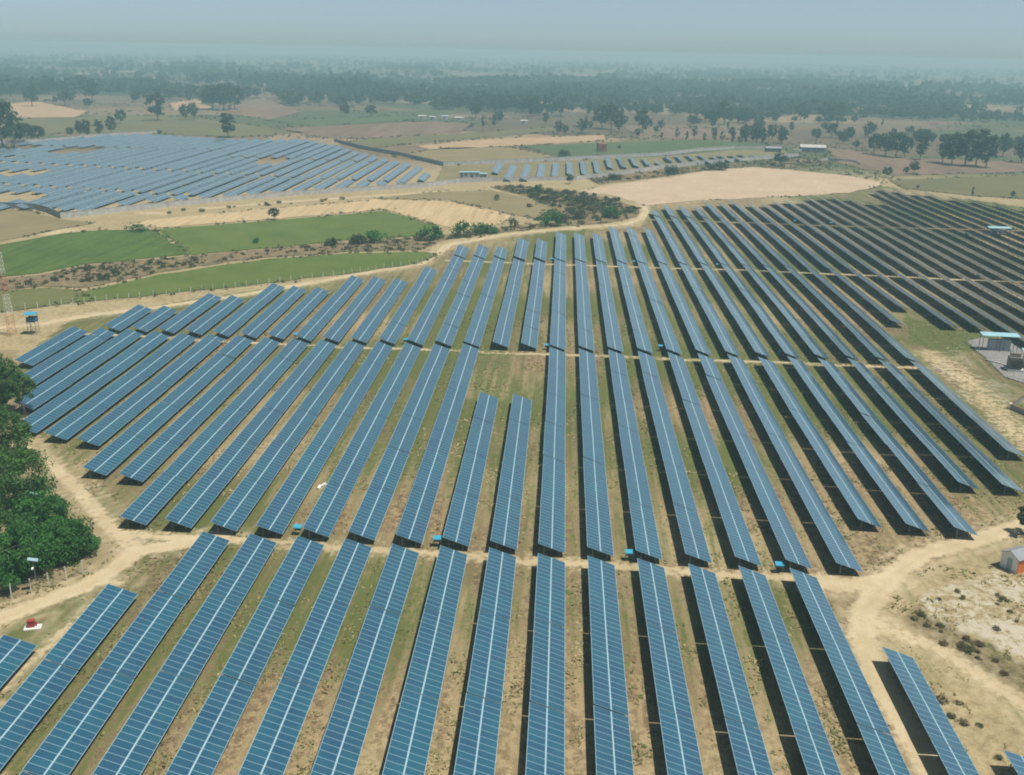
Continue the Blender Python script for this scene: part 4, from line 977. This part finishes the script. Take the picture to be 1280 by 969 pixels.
x, y = G(1285, 462); rt_ = empty('inverter_shelter', (x, y, h1(x, y)), R(-4)); tag(rt_, 'blue-roofed inverter shelter cut off by the photo edge beside the transformer', 'shelter')
mb = MB(); mb.box((0, 0, 3.7), (3.4, 3.2, .14), 0, Euler((R(12), 0, 0))); mb.obj('roof', M['palecyan'], rt_)
mb = MB(); mb.box((0, .2, 1.5), (2.4, 1.8, 3.0), 0); mb.obj('cabinet', M['greycab'], rt_)
mb = MB(); [mb.bar((sx, sy, -.2), (sx, sy, 3.7), .07) for sx in (-1.5, 1.5) for sy in (-1.4, 1.4)]; mb.obj('roof_post', M['darkgrey'], rt_)
mb = MB(); mb.box((0, 0, .15), (6.2, .35, .5), 0); o = mb.obj('cable_trough', M['concrete']); x, y = G(1247, 458); o.location = (x, y, h1(x, y)); o.rotation_euler.z = R(-52); tag(o, 'pale concrete cable trough on the gravel in front of the switchgear', 'trough')
fence([(1204, 428), (1213, 437), (1232, 453), (1256, 481), (1300, 490)], 2.6, 1.7, 'thin mesh fence with pale posts round the gravel equipment pad', .04, 0, 6)
base = GS([(1262, 512), (1285, 497)]); base2 = GS([(1262, 512), (1285, 522)])
rt_ = empty('brick_enclosure', (*base[0], h1(*base[0]))); tag(rt_, 'low brown-topped brick enclosure corner below the equipment yard', 'enclosure')
for nm, (a, b) in (('wall', base), ('wall', base2)):
    L = math.hypot(b[0]-a[0], b[1]-a[1]); an = math.atan2(b[1]-a[1], b[0]-a[0]); mb = MB()
    c = ((b[0]-a[0])/2, (b[1]-a[1])/2); mb.box((*c, .45), (L, .24, 1.0), 0, Euler((0, 0, an))); w_ = mb.obj(nm, M['roofgrey'], rt_)
    mb = MB(); mb.box((*c, .98), (L+.1, .36, .1), 0, Euler((0, 0, an))); mb.obj('coping', M['brown'], w_)
mb = MB(); mb.box((0, 0, .55), (.5, .5, 1.25), 0); mb.obj('corner_post', M['white'], rt_)

# ------------------------------------------------------------------ cabinets and buildings beyond
def cab_group(px, py, rz, label, sx=1.0):
    x, y = G(px, py); rt_ = empty('equipment_cabin', (x, y, 0), rz); tag(rt_, label, 'cabin')
    mb = MB(); mb.box((0, 0, 1.5), (5*sx, 2.6, 3.0), 0); mb.obj('body', M['greycab'], rt_)
    mb = MB(); mb.box((0, 0, 3.08), (5.3*sx, 2.9, .14), 0, Euler((R(4), 0, 0))); mb.obj('roof', M['palecyan'], rt_)
    mb = MB(); mb.box((-1.2*sx, -1.33, 1.2), (1.1, .06, 2.1), 0); mb.obj('door', M['darkgrey'], rt_)
    mb = MB(); mb.box((1.2*sx, -1.33, 1.6), (1.3, .06, .9), 0); mb.obj('vent_grille', M['darkgrey'], rt_)
cab_group(580, 222, .1, 'grey equipment cabin with blue-grey roof, nearest the far field gate')
cab_group(593, 222, .1, 'dark-doored grey equipment cabin in the middle of the gate group', 1.2)
cab_group(604, 224, .05, 'low grey equipment cabin beside the strip wall', .8)
def shed(px, py, L, D, Hh, wm, rm, label, rz=0.0, name='shed'):
    x, y = G(px, py); rt_ = empty(name, (x, y, 0), rz); tag(rt_, label, 'building')
    mb = MB(); mb.quad([(-L/2, -D/2, 0), (L/2, -D/2, 0), (L/2, -D/2, Hh), (-L/2, -D/2, Hh)]); mb.quad([(L/2, D/2, 0), (-L/2, D/2, 0), (-L/2, D/2, Hh), (L/2, D/2, Hh)])
    for s in (-1, 1):
        q = [(s*L/2, -D/2, 0), (s*L/2, D/2, 0), (s*L/2, D/2, Hh), (s*L/2, 0, Hh+D*.2), (s*L/2, -D/2, Hh)]; mb.quad(q if s > 0 else q[::-1])
    mb.obj('wall', M[wm], rt_); mb = MB()
    for s in (-1, 1): mb.box((0, s*D*.26, Hh+D*.1), (L+.6, D*.58, .1), 0, Euler((-s*math.atan2(.2, .5), 0, 0)))
    mb.obj('roof', M[rm], rt_)
    mb = MB(); mb.box((-L*.2, -D/2-.03, 1.1), (1.2, .06, 2.2), 0); mb.obj('door', M['darkgrey'], rt_)
    for k in range(max(1, int(L/6))):
        mb = MB(); mb.box((L*.05+k*3.0, -D/2-.03, Hh*.58), (1.2, .06, 1.0), 0); mb.obj('window', M['darkglass'], rt_)
shed(1015, 190, 18, 8, 3.6, 'roofgrey', 'concrete', 'long dark shed with pale roof beyond the bare earth', -.08)
shed(966, 190, 11, 5, 2.8, 'darkgrey', 'roofgrey', 'small dark shed at the end of the narrow strip')
shed(752, 190, 6, 5, 5.5, 'brick', 'brown', 'small red brick ruin on the green field behind the strip', .3, 'brick_house')
x, y = G(996, 191); rt_ = empty('parked_truck', (x, y, 0), -.1); tag(rt_, 'small pale yellow-green truck parked beside the long shed', 'truck')
mb = MB(); mb.box((-.8, 0, 1.75), (4.2, 2.1, 1.9), 0); mb.obj('cargo_box', simple('pale_lime_paint', (.62, .68, .42), .5), rt_)
mb = MB(); mb.box((2.2, 0, 1.45), (1.6, 2.0, 1.7), 0); mb.box((2.45, 0, 1.9), (1.2, 1.8, .7), 0); c_ = mb.obj('cab', M['white'], rt_)
for sx in (-2.0, 2.1):
    for sy in (-1, 1):
        mb = MB(); mb.bar((sx, sy*.85, .45), (sx, sy*1.1, .45), .45, 0, 12); mb.obj('wheel', M['darkgrey'], rt_)
for px, py, L, rf, lab, rz in [(528, 149, 8, 'concrete', 'pale flat house at the near edge of the hazy wood', .1), (541, 150, 6, 'concrete', 'small grey-roofed house next to the pale flat house', -.1), (556, 149, 7, 'palecyan', 'bluish-roofed house in the hamlet under the wood', .2), (574, 151, 8, 'concrete', 'low pale house at the yard end of the hamlet', 0), (408, 123, 9, 'white', 'tiny white house among trees above the brown fields', .2), (102, 72, 22, 'white', 'faint white building on the hazy skyline', .1), (432, 80, 20, 'white', 'faint pale building deep in the haze', 0), (305, 122, 9, 'concrete', 'pale house half hidden by the round tree clump', .1), (655, 155, 7, 'concrete', 'pale hut among trunks under the dark wood', .1)]:
    shed(px, py, L, L*.55, 3.0, 'concrete', rf, lab, rz, 'house')

# ------------------------------------------------------------------ the hazy air
hb = MB(); hb.box((0, 6000, 34), (19500, 13800, 74), 0)
hm = bpy.data.materials.new('hazy_air'); hm.use_nodes = True; t = hm.node_tree; t.nodes.clear()
pv = t.nodes.new('ShaderNodeVolumePrincipled'); pv.inputs['Density'].default_value = HAZE_DENSITY; pv.inputs['Color'].default_value = (*HAZE_COLOR, 1); pv.inputs['Absorption Color'].default_value = (.2, .2, .2, 1); pv.inputs['Anisotropy'].default_value = .0
oo = t.nodes.new('ShaderNodeOutputMaterial'); t.links.new(pv.outputs[0], oo.inputs['Volume'])
ho = hb.obj('haze', hm); tag(ho, kind='stuff')
